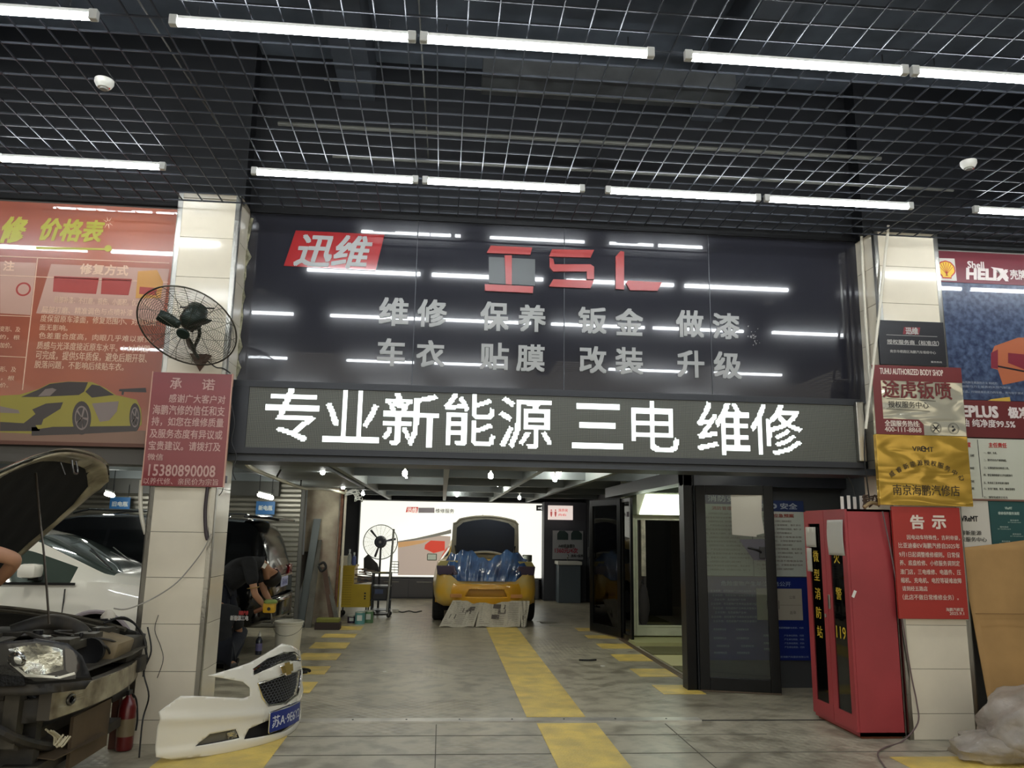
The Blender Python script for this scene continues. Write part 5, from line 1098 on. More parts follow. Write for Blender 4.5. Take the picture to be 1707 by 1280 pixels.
def fs(u, v): # v 0 bottom 1 top
    r_ = .012*math.sin(u*17+v*3)+.008*math.sin(u*41+v*6)
    w_ = .72-.10*(1-v)**2
    return (-.075+.14*v**1.5+.12*abs(u)**4+r_, u*w_, .74+v*(.50-.10*math.cos(u*6.2)*v+.03*math.sin(u*23)*v))
b = B(); b.sheet([(-1, .3), (-.8, 0), (.8, 0), (1, .3), (1, .82), (.86, 1.03), (.7, .88), (.1, .9), (-.1, .86), (-.7, .9), (-.9, 1.0), (-1, .85)], [], .05, fs)
fl = tag(obj('plastic_film', b, film, None, smooth=60), 'blue translucent masking film stretched over the yellow car trunk opening', 'plastic film'); fl.location = (.79, 13.95, 0); fl.rotation_euler = (0, 0, math.pi/2)
# rear bumper, lamps, latch wiring, mirrors
def bum(u, v): return (-.06+.42*abs(u)**3.2-.05*math.sin(v*math.pi), u*.86, .36+v*.40)
b = B(); b.sheet([(-1, 0), (1, 0), (1, .95), (.72, 1), (.6, .82), (-.6, .82), (-.72, 1), (-1, .95)], [[(-.42, .32), (.42, .32), (.34, .62), (-.34, .62)]], .05, bum); obj('rear_bumper', b, M('bumper_yellow', (214, 158, 34), .3, coat=.5, nz=(2, .15)), yc, smooth=50, solid=.02)
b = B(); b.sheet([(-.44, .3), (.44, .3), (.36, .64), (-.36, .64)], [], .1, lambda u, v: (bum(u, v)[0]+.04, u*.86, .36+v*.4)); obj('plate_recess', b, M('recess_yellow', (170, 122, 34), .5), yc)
b = B()
for k in range(16): c = Vector((-.04, random.uniform(-.12, .16), .56+random.uniform(-.07, .07))); b.tube([c, c+Vector((-.02, random.uniform(-.05, .05), random.uniform(-.04, .04))), c+Vector((0, random.uniform(-.08, .08), random.uniform(-.05, .05)))], .008, 5)
o = obj('loose_wiring', b, M('foil_bits', (150, 150, 120), .3, m=.5, nz=(20, .8, (40, 60, 50))), yc)
for s_ in (1, -1):
    b = B(); b.sheet([(.50, .86), (.84, .84), (.86, .99), (.56, 1.0)], [], .04, lambda u, v, s_=s_: (.02+.35*max(0, u-.55)**1.2*1.2-.02, s_*u, v)); obj('tail_lamp', b, M('masked_lamp', (70, 58, 76), .3, coat=.5), yc, smooth=50, solid=.02)
    b = B(); b.sheet([(.48, .99), (.86, .98), (.8, 1.07), (.5, 1.08)], [], .04, lambda u, v, s_=s_: (.05+.35*max(0, u-.55), s_*u, v)); obj('masking_patch', b, M('primer_olive', (168, 156, 96), .6), yc, solid=.006)
    m_ = obj('side_mirror', B().bbox(2.55, 2.63, s_*.98-.1, s_*.98+.1, .98, 1.12, .02), M('mirror_grey', (122, 122, 104), .4), yc); obj('mirror_glass', B().box(2.545, 2.55, s_*.98-.085, s_*.98+.085, .995, 1.105), M('mirror_face', (150, 160, 155), .05, m=1), m_)
obj('rear_reflector', B().bbox(-.10, -.07, -.62, -.42, .47, .53, .006).bbox(-.10, -.07, .42, .62, .47, .53, .006), M('primer_patch', (176, 120, 60), .6), yc)
# newspapers under the bumper
def newspaper(label, pts, top):
    t = thing('newspaper', label, 'newspaper', (pts[0][0], 13.75, 0), None, None)
    xa, xb, ta, tb = pts[0][0], pts[1][0], top[0], top[1]
    f = lambda u, v: ((xa+(xb-xa)*u)*(1-v)+(ta+(tb-ta)*u)*v, 13.72+.16*v+.012*math.sin(u*14+v*4), .004+v*.42+.012*math.sin(u*9)*(1-v))
    obj('page', B().sheet([(0, 0), (1, 0), (1, 1), (0, 1)], [], .08, f), M('newsprint', (186, 180, 164), .85, nz=(30, .12)), t, smooth=60)
    r_ = random.Random(label); cols = [M('news_dark', (86, 80, 76), .9), M('news_text', (140, 134, 124), .9)]; b = B()
    for k in range(4):
        b.m = 0; u0, v0 = r_.uniform(.08, .7), r_.uniform(.2, .75); b.add([Vector(f(*q))+Vector((0, -.004, 0)) for q in ((u0, v0), (u0+.18, v0), (u0+.18, v0+.16), (u0, v0+.16))], [(0, 1, 2, 3)])
    b.m = 1
    for i in range(3):
        for j in range(12):
            u0, v0 = .06+.32*i, .12+.07*j; b.add([Vector(f(*q))+Vector((0, -.003, 0)) for q in ((u0, v0), (u0+.24, v0), (u0+.24, v0+.018), (u0, v0+.018))], [(0, 1, 2, 3)])
    obj('print', b, cols, t)
newspaper('newspaper sheet hanging skewed under the left half of the yellow bumper', [(.0, 0), (.58, 0)], (.22, .72))
newspaper('newspaper sheet hanging under the right half of the yellow bumper', [(.61, 0), (1.36, 0)], (.70, 1.40))
newspaper('small folded newspaper piece at the right end of the yellow bumper', [(1.38, 0), (1.46, 0)], (1.38, 1.54))
tag(obj('paper_scrap', B().box(1.75, 2.25, 14.6, 14.62, 0, .004).box(1.8, 2.1, 14.3, 14.6, 0, .003).box(1.9, 2.3, 13.9, 14.1, 0, .003), M('scrap', (160, 156, 140), .8)), 'scattered pale paper on the floor right of the yellow car', 'paper')
# --- black SUV with its tail towards the lane
ST = [(0, .45, .70, .72, .80, .98, .76, 1.02, .66), (.05, .38, .80, .7, .9, 1.06, .84, 1.2, .70), (.17, .35, .86, .7, .95, 1.08, .88, 1.58, .68), (.32, .33, .88, .68, .96, 1.08, .89, 1.70, .66), (1.3, .3, .9, .65, .96, 1.06, .9, 1.75, .64),
      (2.5, .3, .9, .65, .96, 1.04, .9, 1.74, .64), (2.95, .3, .9, .65, .96, 1.03, .9, 1.64, .64), (3.6, .3, .9, .65, .96, 1.02, .88, 1.14, .68), (4.4, .33, .86, .62, .93, .92, .82, .98, .6), (4.75, .4, .6, .55, .7, .75, .62, .8, .4)]
suvp = M('suv_black', (12, 13, 16), .14, coat=.5, spec=.3)
sv = car('black_suv', 'black suv with chrome exhaust behind the bending person', (-2.2, 11.45, 0), math.pi, ST, suvp, [(.55, 1.15), (1.25, 2.05), (2.13, 3.1)], (2.85, 3.6), (.06, .26), (.92, 3.78), .37, gmat=M('suv_glass', (9, 11, 13), .12, spec=.25))
obj('roof_spoiler', B().sheet([(-.6, -.02), (.6, -.02), (.62, .42), (-.62, .42)], [], .1, lambda u, v: (v, u, 1.735-.3*max(0, .25-v)**1.5-.03*abs(u))), suvp, sv, smooth=True, solid=.03)
obj('roof_rail', B().tube([(.6, .6, 1.73), (.7, .61, 1.78), (2.4, .61, 1.79), (2.6, .6, 1.74)], .014, 6).tube([(.6, -.6, 1.73), (.7, -.61, 1.78), (2.4, -.61, 1.79), (2.6, -.6, 1.74)], .014, 6), chrome, sv)
for s_ in (1, -1):
    obj('tail_lamp', B().sheet([(.42, .93), (.82, .95), (.90, 1.06), (.5, 1.08)], [], .05, lambda u, v, s_=s_: (-.015+.5*max(0, u-.7), s_*u, v)), M('tail_red', (130, 16, 26), .12, coat=1), sv, smooth=True, solid=.02)
    e_ = obj('exhaust_tip', B().tube([(-.05, s_*.66, .38), (-.05, s_*.42, .38), (-.03, s_*.44, .47), (-.03, s_*.68, .49)], .014, 6, True), chrome, sv)
obj('chrome_strip', B().sheet([(-.62, .93), (.62, .93), (.62, .955), (-.62, .955)], [], .1, lambda u, v: (-.03, u, v)), chrome, sv, solid=.01)
obj('rear_bumper', B().sheet([(-.9, .42), (.9, .42), (.88, .70), (-.88, .70)], [], .08, lambda u, v: (-.07+.35*abs(u)**4, u, v+.0)), suvp, sv, smooth=True, solid=.03)
obj('bumper_strip', B().sheet([(-.8, .53), (.8, .53), (.8, .55), (-.8, .55)], [], .08, lambda u, v: (-.085+.35*abs(u)**4, u, v)), chrome, sv, solid=.008)
np_ = obj('number_plate', B().bbox(-.05, -.035, -.22, .22, .80, .93, .004), M('plate_pale', (186, 190, 226), .4), sv)
obj('plate_marks', B().text('苏A·5K7', 0, .865, .36, .09, 0, .01, 0, lambda X, Z: (-.053, -X*1.0, Z)), M('plate_blue_mark', (86, 92, 170), .5), np_)
# --- white car behind the engine bay
ST = [(0, .45, .62, .6, .7, .92, .66, .98, .5), (.1, .35, .78, .62, .86, 1.0, .8, 1.2, .6), (.6, .3, .84, .62, .9, 1.02, .84, 1.52, .6), (1.5, .28, .86, .62, .91, 1.0, .85, 1.60, .6), (2.3, .28, .86, .62, .91, .99, .85, 1.57, .6), (2.75, .28, .86, .62, .91, .99, .85, 1.47, .6),
      (3.55, .28, .86, .62, .91, 1.02, .84, 1.12, .68), (4.0, .3, .84, .6, .88, .97, .8, 1.05, .6), (4.3, .34, .74, .55, .78, .85, .7, .92, .5), (4.42, .4, .5, .52, .55, .7, .5, .72, .3)]
wpaint = M('pearl_white', (236, 232, 222), .18, coat=1)
wc = car('white_car', 'white hatchback seen from the side behind the raised hood', (-7.0, 9.45, 0), 0.0, ST, wpaint, [(.5, 1.4), (1.5, 2.4), (2.48, 3.25)], (2.7, 3.6), (.15, .6), (.85, 3.55), .33, gmat=M('green_glass', (62, 72, 66), .05, coat=1))
for s_ in (1, -1):
    m_ = obj('side_mirror', B().bbox(2.82, 3.0, s_*.99-.1, s_*.99+.1, 1.06, 1.20, .045), wpaint, wc, smooth=40); obj('mirror_foot', B().box(2.86, 2.96, s_*.87-.05, s_*.87+.06, 1.03, 1.08), blackp, m_)
    obj('window_sill', B().box(.6, 3.3, s_*.868-.006, s_*.868+.006, .985, 1.01), blackp, wc)
    obj('door_seam', B().box(2.45, 2.455, s_*.90-.012, s_*.90+.012, .35, .98).box(3.22, 3.225, s_*.90-.012, s_*.90+.012, .5, .95), dark, wc)
    obj('arch_trim', B().tube([(3.55+.40*math.cos(a), s_*.90, .33+.40*math.sin(a)) for a in [math.radians(180*i/20) for i in range(21)]], .022, 6), M('arch_lilac', (160, 150, 158), .4), wc, smooth=True)
obj('wiper', B().tube([(3.5, -.5, 1.13), (3.1, -.1, 1.33)], .008, 6).tube([(3.5, .2, 1.13), (3.1, .5, 1.33)], .008, 6), blackp, wc)
# ------------------------------------------------------------------ car under repair with open hood, front towards the lane
ST = [(0, .42, .6, .55, .7, .85, .64, .9, .5), (.15, .3, .76, .6, .84, .98, .78, 1.03, .6), (.8, .26, .8, .6, .86, 1.0, .8, 1.1, .6), (1.4, .25, .82, .6, .87, .98, .8, 1.42, .56), (2.3, .25, .82, .6, .87, .96, .8, 1.46, .56), (2.45, .25, .82, .6, .87, .95, .8, 1.36, .56), (2.98, .25, .82, .6, .87, .96, .8, 1.06, .6)]
dpaint = M('dusty_graphite', (54, 52, 48), .4, coat=.4, nz=(3, .3))
rc = car('dismantled_car', 'dark car with raised hood and no front bumper at the lower left', (-6.72, 5.57, 0), 0.0, ST, dpaint, [(1.0, 1.6), (1.7, 2.6)], (2.4, 3.0), (.5, 1.3), (.9,), .33)
def RCL(v): return Vector((v[0]+6.72, v[1]-5.57, v[2]))
def rp(name, b, m, par=None, **k):          # part given in world coordinates
    b.v = [tuple(RCL(p)) for p in b.v]; return obj(name, b, m, par or rc, **k)
hoodm = M('hood_underside', (182, 172, 142), .38, m=.2, coat=.3, nz=(5, .35, (124, 114, 90)))
def hf(u, v, off=0.0):       # u across (-1 near, 1 far), v 0 hinge .. 1 front edge
    X = -3.50+v*(1.0-.05*abs(u)**3)+.05*math.sin(v*math.pi); Z = 1.02+v*(1.12-.17*abs(u)**2.5)+.10*math.sin(v*math.pi)*.6
    if v > .82: k = (v-.82)/.18; X += .05*k*k; Z -= .05*k*k
    Y = 5.58+u*(.74-.02*v)
    return (X+off*.7, Y, Z-off*.7)
O = [(-1, 0), (1, 0), (1, .9), (.92, .97), (.6, 1.0), (-.6, 1), (-.92, .97), (-1, .9)]
rp('hood_panel', B().sheet(O, [], .07, hf), M('hood_silver', (128, 124, 108), .25, m=.4, coat=.8), smooth=60, solid=.004)
rp('hood_frame', B().sheet([(-.98, .02), (.98, .02), (.985, .88), (.9, .95), (.58, .98), (-.58, .98), (-.9, .95), (-.985, .88)], [[(-.88, .07), (.88, .07), (.9, .70), (.8, .83), (.45, .89), (-.45, .89), (-.8, .83), (-.9, .7)]], .05, lambda u, v: hf(u, v, .035)), hoodm, smooth=60, solid=.012)
rp('insulation_pad', B().sheet([(-.92, .04), (.92, .04), (.93, .73), (.83, .86), (.46, .92), (-.46, .92), (-.83, .86), (-.93, .73)], [], .08, lambda u, v: hf(u, v, .03+.006*math.sin(u*20)*math.sin(v*20))), M('insulation_black', (20, 20, 19), .95), smooth=60)
rp('hood_edge_seal', B().tube([hf(1, .05+.85*i/10, .02) for i in range(11)], .012, 6), blackp)
lt = Vector(hf(0, .93, .05)); rp('latch_striker', B().tube([lt+Vector((0, -.03, 0)), lt+Vector((.02, -.03, -.08)), lt+Vector((.02, .03, -.08)), lt+Vector((0, .03, 0))], .007, 6, smooth=3).tube([lt+Vector((-.05, -.08, -.02)), lt+Vector((-.02, -.06, -.1))], .006, 5), steel)
rp('prop_rod', B().tube([P(60, 788, 5.3), P(66, 860, 5.35), P(74, 930, 5.3), P(82, 1040, 5.25)], .007, 6, smooth=4), M('rod_dark', (70, 62, 52), .4, m=.5))
# inner bay: fenders, rails, cross members
bay = M('bay_black', (30, 29, 27), .6, nz=(9, .5, (58, 52, 42))); dusty = M('dusty_plastic', (66, 61, 50), .6, nz=(8, .4)); tan = M('tan_plastic', (128, 112, 84), .5, nz=(6, .25)); bays = M('bay_steel', (112, 106, 92), .4, m=.5, nz=(7, .4))
rp('fender', B().sheet([(-3.72, .55), (-3.45, .62), (-3.3, .72), (-2.9, .74), (-2.62, .62), (-2.5, .42), (-2.32, .42), (-2.2, .62), (-2.18, .80), (-2.6, .90), (-3.2, .97), (-3.72, 1.0)], [], .06, lambda u, v: (u, 6.36-.10*max(0, u+2.6), v)), dpaint, smooth=60, solid=.012)
rp('fender', B().sheet([(-3.72, .55), (-3.45, .62), (-3.3, .72), (-2.9, .74), (-2.8, .68), (-2.78, .86), (-3.2, .95), (-3.72, 1.0)], [], .06, lambda u, v: (u, 4.78, v)), dpaint, smooth=60, solid=.012)
rp('fender_edge', B().tube([(-3.7, 6.30, 1.0), (-3.2, 6.31, .98), (-2.7, 6.30, .92), (-2.3, 6.25, .84)], .018, 6, smooth=4).tube([(-3.7, 6.22, 1.0), (-3.2, 6.22, .975), (-2.7, 6.2, .91), (-2.35, 6.15, .84)], .012, 6, smooth=4), bays, smooth=True)
rp('wheel_liner', B().sheet([(0, -.5), (1, -.5), (1, .5), (0, .5)], [], .1, lambda u, v: (-2.75+.48*math.cos(math.pi*(.02+.55*u)), 6.2+v*.3, .34+.46*math.sin(math.pi*(.02+.55*u)))), M('liner_scuffed', (44, 42, 40), .6, nz=(12, .5)), smooth=True, solid=.006)
rp('bay_floor', B().box(-3.7, -2.5, 4.95, 6.2, .30, .36).box(-3.74, -3.66, 4.85, 6.3, .36, 1.0).box(-3.7, -2.45, 6.12, 6.2, .35, .72).box(-3.7, -2.45, 4.95, 5.02, .35, .72), bay)
for wx in (-2.9,):
    for y in (6.22, 4.92):
        w_ = rp('wheel', B().lathe([(.2, -.1), (.3, -.105), (.33, -.08), (.33, .08), (.3, .105), (.2, .1), (.2, -.1)], Matrix.Translation((wx, y, .33)) @ Matrix.Rotation(math.pi/2, 4, 'X'), 28), rubber, smooth=40)
rp('engine_cover', B().bbox(-3.2, -2.78, 5.25, 5.72, .62, .86, .03).bbox(-3.15, -2.85, 5.3, 5.65, .86, .89, .012), dusty, smooth=40)
rp('battery', B().bbox(-3.0, -2.72, 5.02, 5.22, .62, .83, .012).bbox(-2.98, -2.74, 5.04, 5.2, .83, .85, .006), blackp)
rp('battery_terminal', B().cyl((-2.95, 5.08, .85), (-2.95, 5.08, .88), .012).cyl((-2.78, 5.08, .85), (-2.78, 5.08, .88), .012), M('terminal_lead', (140, 136, 126), .5, m=.6))
rp('yellow_cap', B().cyl((-3.2, 5.75, .9), (-3.2, 5.75, .94), .035), M('cap_yellow', (170, 160, 30), .5))
rp('air_box', B().bbox(-3.1, -2.65, 5.75, 6.08, .60, .88, .03), bay, smooth=40)
rp('coolant_tank', B().lathe([(0, 0), (.09, .01), (.1, .05), (.1, .17), (.08, .21), (.03, .22), (.03, .25), (0, .25)], (-2.62, 5.62, .66), 20), M('tank_dark', (22, 22, 26), .4), smooth=40)
rp('intake_duct', B().tube([(-2.9, 5.85, .86), (-2.7, 5.95, .92), (-2.5, 5.95, .86), (-2.4, 5.9, .74)], .06, 12, smooth=5), bay, smooth=True)
rp('strut_tower', B().lathe([(.14, 0), (.13, .1), (.06, .13), (.06, .16), (0, .16)], (-3.25, 6.08, .74), 18), bays, smooth=40)
rp('radiator_support', B().box(-2.42, -2.33, 4.92, 6.22, .80, .85).box(-2.44, -2.3, 5.0, 5.12, .84, .88).box(-2.44, -2.3, 5.35, 5.5, .845, .885).box(-2.44, -2.3, 5.72, 5.85, .84, .875).box(-2.44, -2.32, 6.0, 6.12, .84, .88).box(-2.42, -2.34, 4.9, 4.98, .36, .82).box(-2.42, -2.34, 6.14, 6.22, .36, .82).box(-2.42, -2.34, 4.95, 6.2, .34, .40), dusty)
b = B()
for k in range(9): y = 5.05+.13*k; b.cyl((-2.38, y, .86), (-2.38, y, .885), .012, n=8)
rp('clip', b, blackp)
rp('radiator', B().box(-2.44, -2.40, 5.0, 6.12, .40, .79), M('radiator_fins', (34, 34, 32), .5, m=.5, bp=(120, .8, (1, 1, .1))))
b = B()
for k in range(9): z = .43+.04*k; b.tube([(-2.395, 5.02, z), (-2.395, 6.1, z)], .006, 5)
rp('radiator_tube', b, dark)
rp('lamp_bucket', B().bbox(-2.42, -2.17, 5.78, 6.08, .70, .84, .03, Matrix.Translation((-2.3, 5.9, .77)) @ Matrix.Rotation(.25, 4, 'Y') @ Matrix.Translation((2.3, -5.9, -.77))), tan, smooth=40)
rp('bucket_opening', B().lathe([(.06, 0), (.085, .01), (.085, .05), (.0, .02)], Matrix.Translation((-2.3, 5.72, .77)) @ Matrix.Rotation(math.pi/2, 4, 'X'), 20), blackp, smooth=40)
rp('air_guide', B().sheet([(5.45, .0), (6.28, .0), (6.28, .26), (5.9, .3), (5.45, .16)], [], .08, lambda u, v: (-2.38+v*.9, u, .66+.05*math.sin((u-5.4)*2)+.02*v)), dusty, smooth=True, solid=.006)
rp('side_bracket', B().bbox(-2.32, -2.18, 6.0, 6.3, .64, .80, .02).bbox(-2.3, -2.14, 6.16, 6.3, .55, .66, .015), bay, smooth=40)
rp('bonnet_cable', B().tube([(-2.4, 6.1, .9), (-2.3, 6.2, .93), (-2.2, 6.28, .82), (-2.14, 6.3, .62)], .008, 6, smooth=6).tube([(-2.45, 6.15, .92), (-2.28, 6.26, .9), (-2.17, 6.32, .74), (-2.16, 6.3, .5)], .006, 6, smooth=6), blackp)
for k in range(12):
    a = Vector((random.uniform(-3.3, -2.5), random.uniform(5.0, 6.1), random.uniform(.7, .88)))
    rp('hose' if k % 2 else 'harness', B().tube([a, a+Vector((random.uniform(-.1, .2), random.uniform(-.2, .2), random.uniform(.0, .06))), a+Vector((random.uniform(.1, .35), random.uniform(-.2, .2), random.uniform(-.06, .03))), a+Vector((random.uniform(.2, .4), random.uniform(-.2, .2), -.15))], .018 if k % 3 == 0 else .008, 8, smooth=6), blackp if k % 2 else bay, smooth=True)
# bumper beam: curved box section with tow hole
def bf(u, v, d=0): Y = 4.95+u*1.38; c = 4*u*(1-u); return (-2.19+.10*c-.02*u-d, Y, .50+.01*u+v*(.155-.03*u))
b = B(); b.sheet([(0, 0), (1, .02), (1, 1), (0, 1)], [[(.115+.03*math.cos(i*math.pi/8), .52+.22*math.sin(i*math.pi/8)) for i in range(16)]], .06, lambda u, v: bf(u, v)); rp('bumper_beam', b, M('beam_pale', (164, 156, 132), .42, m=.35, nz=(6, .3, (104, 92, 72))), smooth=40, solid=.01)
rp('beam_return', B().sheet([(0, 0), (1, 0), (1, 1), (0, 1)], [], .08, lambda u, v: bf(u, 1, v*.07)).sheet([(0, 0), (1, 0), (1, 1), (0, 1)], [], .08, lambda u, v: bf(u, 0, v*.07)).sheet([(0, 0), (.04, 0), (.04, 1), (0, 1)], [], .04, lambda u, v: (lambda q: (q[0]-u*1.7, q[1], q[2]))(bf(0, v))), M('beam_inner', (70, 64, 54), .6), solid=.003)
rp('tow_ring', B().tube([Vector(bf(.115+.022*math.cos(a), .52+.17*math.sin(a), -.004)) for a in [i*math.pi/8 for i in range(16)]], .008, 6, True), steel, smooth=True)
rp('crash_box', B().box(-2.5, -2.2, 5.12, 5.24, .50, .62).box(-2.5, -2.2, 5.95, 6.07, .50, .62), bay)
rp('lower_frame', B().box(-2.45, -2.25, 5.0, 6.2, .18, .24).box(-2.5, -2.3, 5.05, 5.12, .2, .5).box(-2.5, -2.3, 6.05, 6.12, .2, .5).tube([(-2.5, 4.8, .55), (-2.35, 4.9, .42), (-2.3, 5.2, .3), (-2.35, 5.5, .25)], .03, 8, smooth=4), bay)
rp('undertray', B().sheet([(-2.6, 5.1), (-2.2, 5.1), (-2.15, 5.7), (-2.6, 6.1)], [], .1, lambda u, v: (u, v, .30-.12*(u+2.6))), M('tray_brown', (78, 64, 46), .6), solid=.006)
rp('brown_panel', B().box(-2.22, -2.2, 5.3, 5.85, .14, .44), M('panel_brown', (82, 66, 46), .65, nz=(4, .3)))
b = B()
for k in range(4): a = P(76+4*k, 1215+random.uniform(-8, 8), 5.0); b.tube([a, a+Vector((.03, .05, -.05)), a+Vector((.05, .02, -.09)), a+Vector((.08, .05, -.04))], .006, 5, smooth=4)
rp('white_connector', b, M('connector_cream', (180, 170, 140), .5))
# near headlight
hy = lambda px: 4.76+.16*(max(0, px)/147)**2
def HL(px, py, off=0.0): p = P(px, py, hy(px)+off); return (p.x, p.y, p.z)
hl = rp('headlight', B().sheet([(-60, 1075), (10, 1068), (60, 1064), (112, 1072), (133, 1092), (149, 1132), (60, 1139), (20, 1130), (-60, 1120)], [], 14, lambda u, v: HL(u, v, .15)), M('lamp_housing_black', (30, 28, 28), .4), smooth=50, solid=.05)
def hsub(name, pts, m, off, fn=None, step=9): 
    b = B(); b.sheet(pts, [], step, fn or (lambda u, v: HL(u, v, off))); b.v = [tuple(RCL(p)) for p in b.v]; return obj(name, b, m, hl, smooth=50)
refl = M('reflector', (215, 212, 200), .12, m=1, bp=(30, .4))
hsub('reflector', [(14, 1082), (60, 1072), (104, 1082), (106, 1116), (60, 1128), (44, 1122), (22, 1104)], refl, 0, lambda u, v: HL(u, v, .035+.018*math.cos((u-60)*.07)*math.cos((v-1100)*.09)), 5)
hsub('projector', [(28+16*math.cos(i*math.pi/8), 1100+14*math.sin(i*math.pi/8)) for i in range(16)], chrome, 0, lambda u, v: HL(u, v, .0+.00008*((u-28)**2+(v-1100)**2)), 4)
hsub('reflector_rib', [(62, 1092), (100, 1086), (104, 1110), (66, 1106)], refl, .018)
hsub('turn_lamp', [(108, 1080), (122, 1084), (134, 1112), (124, 1126), (110, 1118)], M('smoked_amber', (60, 48, 46), .15, coat=1), .02)
hsub('chrome_trim', [(20, 1104), (44, 1123), (100, 1127), (124, 1120), (126, 1124), (100, 1131), (42, 1128), (16, 1106)], chrome, .012)
hsub('lens', [(-60, 1080), (10, 1074), (60, 1069), (112, 1076), (131, 1094), (146, 1130), (60, 1136), (40, 1128), (-60, 1116)], G('headlight_lens', (240, 242, 240), .06), -.012)
rp('grille_mesh', B().sheet([(-60, 1122), (8, 1108), (40, 1130), (44, 1142), (-60, 1146)], [], 10, lambda u, v: HL(u, v, .01)), M('mesh_black', (26, 26, 28), .5, bp=(90, 1)), smooth=True, solid=.01)
rp('bumper_carrier', B().sheet([(-60, 1142), (60, 1140), (150, 1134), (140, 1148), (60, 1158), (-60, 1160)], [], 12, lambda u, v: HL(u, v, .05)).sheet([(-60, 1170), (60, 1164), (82, 1150), (78, 1200), (-60, 1220)], [], 12, lambda u, v: HL(u, v, .2)), bay, smooth=True, solid=.02)
rp('tow_bracket', B().box(-2.74, -2.66, 4.9, 4.92, .53, .60), M('bracket_tan', (150, 140, 110), .5))
tag(obj('white_rag', blob((0, 0, .0), (.05, .05, .07), .15, 5, 12, 18, 12), M('rag_white', (214, 206, 190), .9), smooth=True), 'crumpled white rag on the fender edge left of the left pillar', 'rag').location = P(181, 1024, 6.22)
b = B()
o = bpy.data.objects['white_rag']; o.data.transform(Matrix.Translation((0, 0, -.035))); 
extinguisher(-2.24, 6.28, 0, 'red fire extinguisher standing on the floor between the repair car and the left pillar', 1.0)
tag(obj('brown_post', B().bbox(-2.36, -2.31, 6.30, 6.36, 0, .55, .004), M('post_brown', (88, 52, 40), .6)), 'short brown post beside the extinguisher at the left pillar foot', 'post')
# ------------------------------------------------------------------ loose white front bumper
bp_root = thing('front_bumper', 'removed white front bumper with black grille and blue plate leaning at the left pillar', 'car bumper', (-1.17, 6.6, 0), (0, 0, math.radians(-20)))
def bs(u, z, d=0.0):
    x = -.45*abs(u/.9)**1.9-.25*max(0, z-.42)
    # crease lines
    x += .018*math.exp(-((z-.20-.10*abs(u))/.03)**2)*(1 if abs(u) > .25 else .3)+.012*math.sin(min(1, z/.1)*math.pi)
    return (x+d, u, z)
bw = M('bumper_white', (224, 220, 206), .22, coat=.9)
half = [(-.0, .0), (-.5, .0), (-.82, .02), (-.90, .05), (-.90, .34), (-.80, .43), (-.72, .42), (-.42, .36), (-.37, .37), (-.375, .43), (-.42, .475), (-.64, .545), (-.35, .60), (-.15, .66), (0, .695)]
OUT = half+[(-u, z) for u, z in half[::-1][1:-1]]
H1 = [(-.27, .34), (-.21, .275), (0, .255), (.21, .275), (.27, .34), (.31, .445), (0, .475), (-.31, .445)]
H2 = [(-.34, .515), (0, .565), (.34, .515), (.335, .545), (.2, .60), (0, .625), (-.2, .60), (-.335, .545)]
H3 = [(-.40, .075), (-.36, .14), (-.22, .165), (.22, .165), (.36, .14), (.40, .075), (0, .05)]
H4 = [(-.70, .085), (-.62, .15), (-.46, .155), (-.43, .09)]
b = B(); b.sheet(OUT, [H1, H2, H3, H4, [(-u, z) for u, z in H4]], .022, bs); obj('bumper_shell', b, bw, bp_root, smooth=50, solid=.008)
dg_ = M('grille_black', (92, 94, 100), .3, m=.4)
for nm, H in (('lower_grille', H1), ('upper_grille', H2), ('intake', H3)):
    b = B(); sc_ = 1.10; cu = sum(p[0] for p in H)/len(H); cz_ = sum(p[1] for p in H)/len(H); b.sheet([(cu+(u-cu)*sc_, cz_+(z-cz_)*sc_) for u, z in H], [], .05, lambda u, v: bs(u, v, -.035)); g_ = obj(nm, b, blackp, bp_root, smooth=True)
    if nm != 'intake':
        b = B(); r_ = 0; z = min(p[1] for p in H)
        def inn(u, z):
            c = False; j = len(H)-1
            for i in range(len(H)):
                if (H[i][1] > z) != (H[j][1] > z) and u < (H[j][0]-H[i][0])*(z-H[i][1])/(H[j][1]-H[i][1])+H[i][0]: c = not c
                j = i
            return c
        while z < max(p[1] for p in H):
            u = -.36+(.018 if r_ % 2 else 0)
            while u < .36:
                if inn(u, z) and inn(u+.036, z):
                    b.tube([bs(u, z, -.018), bs(u+.009, z+.008, -.018), bs(u+.027, z+.008, -.018), bs(u+.036, z, -.018)], .0026, 4)
                    b.tube([bs(u+.018, z+.008, -.018), bs(u+.018, z+.020, -.018)], .0022, 4)
                u += .036
            z += .020; r_ += 1
        obj('honeycomb', b, dg_, g_)
        obj('chrome_surround', B().tube([bs(u, z, .003) for u, z in H], .009, 6, True), chrome, bp_root, smooth=True)
for s_ in (-1, 1):
    Hf = [(s_*abs(u), z) for u, z in H4]
    b = B(); b.sheet(Hf, [], .03, lambda u, v: bs(u, v, -.02)); f_ = obj('fog_lamp', b, M('fog_grey', (96, 92, 80), .25, coat=1), bp_root, smooth=True)
    b = B(); b.sheet([(s_*.50, .092), (s_*.435, .094), (s_*.46, .15), (s_*.51, .135)], [], .03, lambda u, v: bs(u, v, -.01)); obj('fog_reflector', b, refl, f_)
    obj('fog_bezel', B().tube([bs(u, z, -.004) for u, z in Hf], .004, 6, True), blackp, f_)
gold = M('badge_gold', (206, 176, 104), .22, m=.8)
bar = [(-.10, .020), (-.042, .020), (-.042, .034), (.042, .034), (.042, .020), (.10, .020), (.085, -.020), (.042, -.020), (.042, -.034), (-.042, -.034), (-.042, -.020), (-.085, -.020)]
